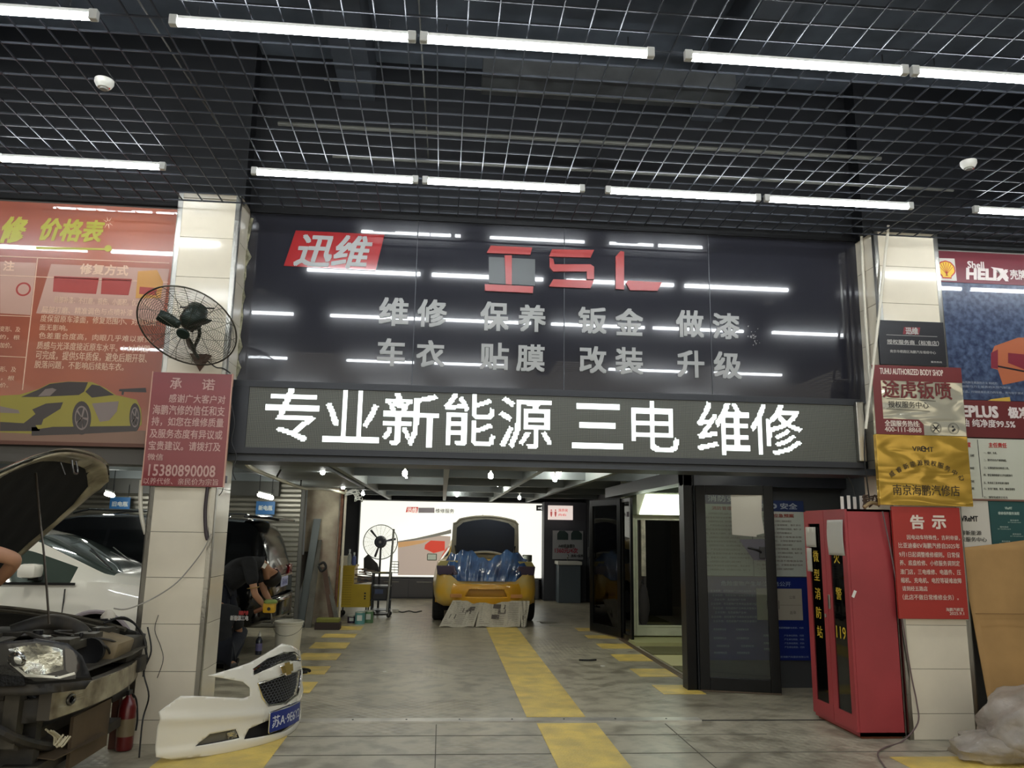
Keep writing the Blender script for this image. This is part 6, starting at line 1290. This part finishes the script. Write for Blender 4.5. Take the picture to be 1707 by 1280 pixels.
obj('badge_bar', B().ext([(-.30, .478), (0, .505), (.30, .478), (.3, .512), (0, .558), (-.3, .512)], lambda a, b_, d: bs(a, b_, d), .0, .012), bw, bp_root)
bd = obj('gold_badge', B().ext([(a*.85, z*1.25+.51) for a, z in bar], lambda a, b_, d: bs(a, b_, d), .012, .026), gold, bp_root); obj('badge_rim', B().tube([bs(a*.92, z*1.35+.51, .02) for a, z in bar], .0035, 5, True), chrome, bd)
pt = obj('number_plate', B().sheet(rr(-.215, .215, .085, .225, .012), [], .04, lambda a, b_: (bs(a, .15, .03)[0], a, b_)), M('plate_blue', (24, 44, 120), .35), bp_root, solid=-.004)
px_ = bs(0, .15, .0375)[0]
obj('plate_characters', B().text('苏A·9E6Y2', 0, .155, .39, .085, 0, .012, 0, lambda X, Z: (bs(X, .15, .036)[0], X, Z)), M('plate_white', (214, 216, 220), .4), pt)
obj('plate_frame', B().tube([(bs(a, .15, .031)[0], a, z) for a, z in rr(-.22, .22, .08, .23, .012)], .004, 5, True), chrome, pt)
# ------------------------------------------------------------------ floor things at the left of the lane
t = thing('plastic_bucket', 'white plastic bucket on the floor behind the white bumper', 'bucket', (-1.93, 10.75, 0), 0)
obj('shell', B().lathe([(0, .004), (.145, 0), (.15, .01), (.17, .36), (.18, .365), (.18, .38), (.172, .385), (.176, .39), (.188, .395), (.188, .41), (.178, .415), (.168, .41), (.14, .02), (0, .02)], Matrix(), 40), M('bucket_white', (216, 212, 196), .35), t, smooth=35)
obj('handle', B().tube([(.185*math.cos(a), -.02-.1*math.sin(a)*0-.19*math.sin(a), .37-.12*math.sin(a)) for a in [math.pi*i/14 for i in range(15)]], .003, 5), steel, t)
t = thing('cleaner_bottle', 'dark labelled cleaner bottle with white cap left of the white bucket', 'bottle', (-2.28, 10.7, 0), 0)
obj('bottle', B().lathe([(0, 0), (.04, .004), (.042, .17), (.03, .2), (.018, .215), (.018, .23)], Matrix(), 20), M('bottle_dark', (46, 50, 62), .2, coat=.5), t, smooth=40); obj('cap', B().lathe([(.02, .225), (.02, .25), (.01, .262), (.008, .285), (0, .285)], Matrix(), 14), whitep, t, smooth=40); obj('label_band', B().lathe([(.0425, .05), (.0425, .14)], Matrix(), 20), M('label_violet', (120, 116, 160), .5), t, smooth=True)
conduit('hose_loop', 'dark flattened hose loop on the yellow dash beside the bumper', [(-1.75+.32*math.cos(a)*1.0, 9.42+.16*math.sin(a), .02) for a in [i*math.pi/8 for i in range(15)]]+[(-1.45, 9.36, .02)], .016, rubber, 'hose', 3)
tag(obj('litter_scrap', B().box(-.62, -.58, 9.45, 9.49, 0, .008), whitep), 'tiny white scrap on the grey lane floor', 'litter')
tag(obj('litter_scrap', B().cyl((2.0, 9.9, 0), (2.0, 9.9, .006), .03, n=7), whitep), 'small white scrap on the floor right of the yellow stripe', 'litter')
tag(obj('cable_stub', B().tube([(1.78, 10.3, .01), (1.9, 10.25, .015), (2.0, 10.32, .01)], .012, 6), rubber), 'short black scrap on the floor right of the yellow stripe', 'litter')
# ------------------------------------------------------------------ people
skin = M('skin', (176, 130, 100), .55, nz=(8, .1)); cloth = M('black_cloth', (26, 27, 31), .85, nz=(14, .25), bp=(18, .4)); navyc = M('dark_trousers', (22, 26, 38), .9, bp=(16, .4)); hair = M('black_hair', (18, 16, 15), .6)
def skin_mesh(name, J, E_, m, parent, root_j, sub=2):
    idx = {k: i for i, k in enumerate(J)}; me = bpy.data.meshes.new(name)
    me.from_pydata([J[k][0] for k in J], [(idx[a], idx[c]) for a, c in E_], []); me.materials.append(m)
    o = bpy.data.objects.new(name, me); C.objects.link(o); o.modifiers.new('skin', 'SKIN').use_smooth_shade = True
    sv_ = me.skin_vertices[0].data if len(me.skin_vertices) else None
    for k in J:
        r_ = J[k][1]; sv_[idx[k]].radius = (r_, r_) if not isinstance(r_, tuple) else r_
        sv_[idx[k]].use_root = (k == root_j)
    s_ = o.modifiers.new('sub', 'SUBSURF'); s_.levels = s_.render_levels = sub
    # bake so that the figure is one plain mesh
    bpy.context.view_layer.update(); dg = bpy.context.evaluated_depsgraph_get(); me2 = bpy.data.meshes.new_from_object(o.evaluated_get(dg)); o.modifiers.clear(); o.data = me2; me2.name = name
    me2.polygons.foreach_set('use_smooth', [True]*len(me2.polygons)); o.parent = parent
    if parent and parent.name in WS: o.location = -parent.location
    return o
def person(label, pelvis, chest, neck, head, face, L, R_, legs, group=None, text=None):
    V_ = Vector; pelvis, chest, neck, head, face = map(V_, (pelvis, chest, neck, head, face)); face = face.normalized()
    t = thing('person', label, 'person', (legs[0][2][0], legs[0][2][1], 0))
    J = {'pelvis': (pelvis, .11), 'waist': (pelvis.lerp(chest, .45), .115), 'chest': (chest, .145), 'neck': (neck, .055), 'neck2': (neck.lerp(head, .45), .052), 'head': (head, .092), 'crown': (head+(head-neck).normalized()*.085, .07), 'nose': (head+face*.112-(head-neck).normalized()*.01, .014), 'chin': (head+face*.07-(head-neck).normalized()*.075, .035)}
    E_ = [('pelvis', 'waist'), ('waist', 'chest'), ('chest', 'neck'), ('neck', 'neck2'), ('neck2', 'head'), ('head', 'crown'), ('head', 'nose'), ('head', 'chin')]
    side_ = face.cross((head-neck).normalized()).normalized()
    for s_, n in ((1, 'l'), (-1, 'r')): J['ear'+n] = (head+side_*.098*s_, .018); E_.append(('head', 'ear'+n))
    for n, (sh, el, wr_, hd) in (('l', L), ('r', R_)):
        sh, el, wr_, hd = map(V_, (sh, el, wr_, hd)); J.update({'sh'+n: (sh, .062), 'ua'+n: (sh.lerp(el, .5), .05), 'el'+n: (el, .041), 'fa'+n: (el.lerp(wr_, .4), .042), 'wr'+n: (wr_, .027), 'palm'+n: (wr_.lerp(hd, .5), (.042, .022))})
        E_ += [('chest', 'sh'+n), ('sh'+n, 'ua'+n), ('ua'+n, 'el'+n), ('el'+n, 'fa'+n), ('fa'+n, 'wr'+n), ('wr'+n, 'palm'+n)]
        d = (hd-wr_).normalized(); sd = d.orthogonal().normalized(); dn = d.cross(sd)
        for k in range(4):
            b0 = wr_.lerp(hd, .95)+sd*(k-1.5)*.021; ln = (.065, .078, .074, .058)[k]
            J['f%d%sa' % (k, n)] = (b0, .0095); J['f%d%sb' % (k, n)] = (b0+d*ln*.5+dn*.008, .0088); J['f%d%sc' % (k, n)] = (b0+d*ln*.85+dn*.032, .008)
            E_ += [('palm'+n, 'f%d%sa' % (k, n)), ('f%d%sa' % (k, n), 'f%d%sb' % (k, n)), ('f%d%sb' % (k, n), 'f%d%sc' % (k, n))]
        b0 = wr_.lerp(hd, .35)-sd*.042; J['t%sa' % n] = (b0, .011); J['t%sb' % n] = (b0-sd*.018+d*.04+dn*.02, .0095); E_ += [('palm'+n, 't%sa' % n), ('t%sa' % n, 't%sb' % n)]
    for n, (hp, kn, an, toe) in (('l', legs[0]), ('r', legs[1])):
        hp, kn, an, toe = map(V_, (hp, kn, an, toe)); J.update({'hp'+n: (hp, .072), 'th'+n: (hp.lerp(kn, .5), .066), 'kn'+n: (kn, .056), 'cf'+n: (kn.lerp(an, .35), .055), 'an'+n: (an, .036), 'toe'+n: (toe, .036)})
        E_ += [('pelvis', 'hp'+n), ('hp'+n, 'th'+n), ('th'+n, 'kn'+n), ('kn'+n, 'cf'+n), ('cf'+n, 'an'+n), ('an'+n, 'toe'+n)]
    skin_mesh('body', J, E_, skin, t, 'pelvis')
    def grow(keys, g, extra=None):
        K_ = {k: (J[k][0], (J[k][1] if not isinstance(J[k][1], tuple) else J[k][1][0])+g) for k in keys}
        if extra: K_.update(extra)
        return K_
    ks = ['pelvis', 'waist', 'chest', 'neck', 'shl', 'ual', 'shr', 'uar']; K_ = grow(ks, .034); K_['pelvis'] = (K_['pelvis'][0], .185); K_['waist'] = (K_['waist'][0], .165); K_['neck'] = (J['neck'][0].lerp(J['chest'][0], .15), .078)
    for n in 'lr': K_['sl'+n] = (J['ua'+n][0].lerp(J['el'+n][0], .45), .068)
    for n in 'lr': K_['tail'+n] = (J['hp'+n][0].lerp(J['th'+n][0], .12), .118)
    shirt = skin_mesh('t_shirt', K_, [('pelvis', 'taill'), ('pelvis', 'tailr'), ('pelvis', 'waist'), ('waist', 'chest'), ('chest', 'neck'), ('chest', 'shl'), ('shl', 'ual'), ('ual', 'sll'), ('chest', 'shr'), ('shr', 'uar'), ('uar', 'slr')], cloth, t, 'chest')
    ks = ['pelvis']+[a+n for n in 'lr' for a in ('hp', 'th', 'kn', 'cf')]; K_ = grow(ks, .04)
    for n in 'lr': K_['hem'+n] = (J['cf'+n][0].lerp(J['an'+n][0], .85), .062)
    skin_mesh('trousers', K_, [('pelvis', 'hpl'), ('hpl', 'thl'), ('thl', 'knl'), ('knl', 'cfl'), ('cfl', 'heml'), ('pelvis', 'hpr'), ('hpr', 'thr'), ('thr', 'knr'), ('knr', 'cfr'), ('cfr', 'hemr')], navyc, t, 'pelvis')
    for n in 'lr':
        a, c = J['an'+n][0], J['toe'+n][0]
        obj('shoe', B().tube([(a.x-(c.x-a.x)*.3, a.y-(c.y-a.y)*.3, .045), (a.x, a.y, .05), a.lerp(c, .6)*1.0+Vector((0, 0, .045-a.lerp(c, .6).z)), (c.x+(c.x-a.x)*.15, c.y+(c.y-a.y)*.15, .035)], lambda q: .035+.016*math.sin(min(1, q*1.15)*math.pi), 10, smooth=4), M('shoe_black', (24, 24, 26), .6), t, smooth=True)
    up = (head-neck).normalized(); hc = head+up*.045-face*.02
    Th = Matrix.Translation(hc) @ up.to_track_quat('Z', 'Y').to_matrix().to_4x4()
    obj('hair', B().lathe([(.108, -.04), (.115, 0), (.108, .045), (.08, .085), (.04, .102), (0, .106)], Th, 20), hair, t, smooth=True)
    for s_ in (1, -1): obj('eye', B().lathe([(0, -.008), (.009, 0), (0, .008)], Matrix.Translation(head+face*.09+side_*.032*s_+up*.012), 8), black_ink, t, smooth=True)
    return t, shirt
# bending worker with polisher
t, sh = person('person in black t-shirt bending over the black suv bumper with a polisher', (-2.52, 9.85, .97), (-2.28, 9.88, 1.22), (-2.13, 9.96, 1.15), (-2.06, 10.06, 1.01), (.5, .1, -.85),
       ((-2.25, 9.70, 1.20), (-2.15, 9.68, .82), (-2.06, 9.76, .70), (-2.01, 9.80, .66)), ((-2.25, 10.08, 1.18), (-2.12, 10.06, .82), (-2.04, 9.98, .74), (-1.99, 9.95, .70)),
       (((-2.58, 9.76, .90), (-2.50, 9.70, .50), (-2.62, 9.72, .09), (-2.45, 9.68, .05)), ((-2.58, 9.95, .90), (-2.45, 9.98, .50), (-2.56, 10.0, .09), (-2.38, 9.98, .05))))
c = P(404, 922, 9.72)
obj('collar_trim', B().tube([P(398, 934, 9.74), P(405, 931, 9.74), P(412, 930, 9.74), P(420, 933, 9.74)], .009, 6, smooth=4), M('trim_red', (140, 26, 40), .7), t)
obj('sleeve_trim', B().tube([Vector((-2.175, 9.68, .90))+Vector((math.cos(a)*.066, math.sin(a)*.066, .01*math.cos(a))) for a in [i*math.pi/8 for i in range(16)]], .006, 5, True), M('trim_gold', (150, 120, 60), .7), t, smooth=True)
obj('back_print', B().box(-.02, .02, -.002, .002, -.03, .03, Matrix.Translation(P(441, 943, 9.66)) @ Matrix.Rotation(.5, 4, 'Y')), whitep, t)
p_ = thing('polisher', 'yellow and green hand polisher held by the bending person', 'power tool', (-1.98, 9.78, .6))
T = Matrix.Translation((-1.98, 9.76, .68))
obj('housing', B().bbox(-.08, .06, -.05, .05, -.07, .05, .025, T), M('tool_yellow', (206, 160, 30), .4), p_, smooth=40); obj('pad', B().lathe([(0, .0), (.075, .0), (.08, .02), (.06, .04), (0, .045)], T @ Matrix.Translation((0, 0, .04)) , 20), M('pad_lime', (130, 150, 80), .7), p_, smooth=True)
obj('grip', B().cyl((-2.06, 9.76, .66), (-2.16, 9.76, .62), .025, n=12), M('grip_brown', (110, 66, 40), .6), p_); obj('side_vent', B().cyl((-1.985, 9.70, .66), (-1.985, 9.705, .66), .02, n=12), black_ink, p_)
# crouching worker in front
t, sh = person('person in black printed t-shirt crouching with back turned beside the left pillar', (-2.44, 9.35, .24), (-2.47, 9.45, .60), (-2.55, 9.56, .72), (-2.64, 9.68, .76), (-.3, .9, -.3),
       ((-2.66, 9.45, .62), (-2.75, 9.62, .40), (-2.66, 9.82, .35), (-2.62, 9.90, .33)), ((-2.30, 9.47, .62), (-2.28, 9.62, .40), (-2.34, 9.80, .34), (-2.38, 9.88, .32)),
       (((-2.54, 9.38, .24), (-2.62, 9.78, .42), (-2.56, 9.48, .08), (-2.58, 9.66, .05)), ((-2.33, 9.38, .24), (-2.30, 9.78, .42), (-2.33, 9.48, .08), (-2.32, 9.66, .05))))
b = B(); stext(b, '新能源三电', 384, 1026, 414, 1034, 9.27, .03); obj('back_lettering', b, M('shirt_white', (200, 196, 196), .7), t)
b = B(); stext(b, '海鹏汽修', 398, 1018, 414, 1025, 9.27, .03); obj('red_lettering', b, M('shirt_red', (170, 50, 50), .7), t)
# worker at the left photo edge, elbow over the engine bay
t, sh = person('person in black t-shirt leaning over the engine bay, bare elbow at left photo edge', (-3.1, 4.2, .97), (-2.96, 4.42, 1.42), (-2.98, 4.60, 1.58), (-2.99, 4.76, 1.66), (.1, .8, -.6),
       ((-3.2, 4.5, 1.42), (-3.35, 4.75, 1.2), (-3.2, 5.0, 1.0), (-3.12, 5.06, .96)), ((-2.62, 4.50, 1.50), (-2.36, 4.72, 1.40), (-2.58, 4.95, 1.24), (-2.68, 5.04, 1.20)),
       (((-3.25, 4.25, .92), (-3.22, 4.3, .5), (-3.25, 4.22, .09), (-3.22, 4.4, .05)), ((-3.05, 4.25, .92), (-2.98, 4.35, .5), (-3.0, 4.25, .09), (-2.98, 4.42, .05))))
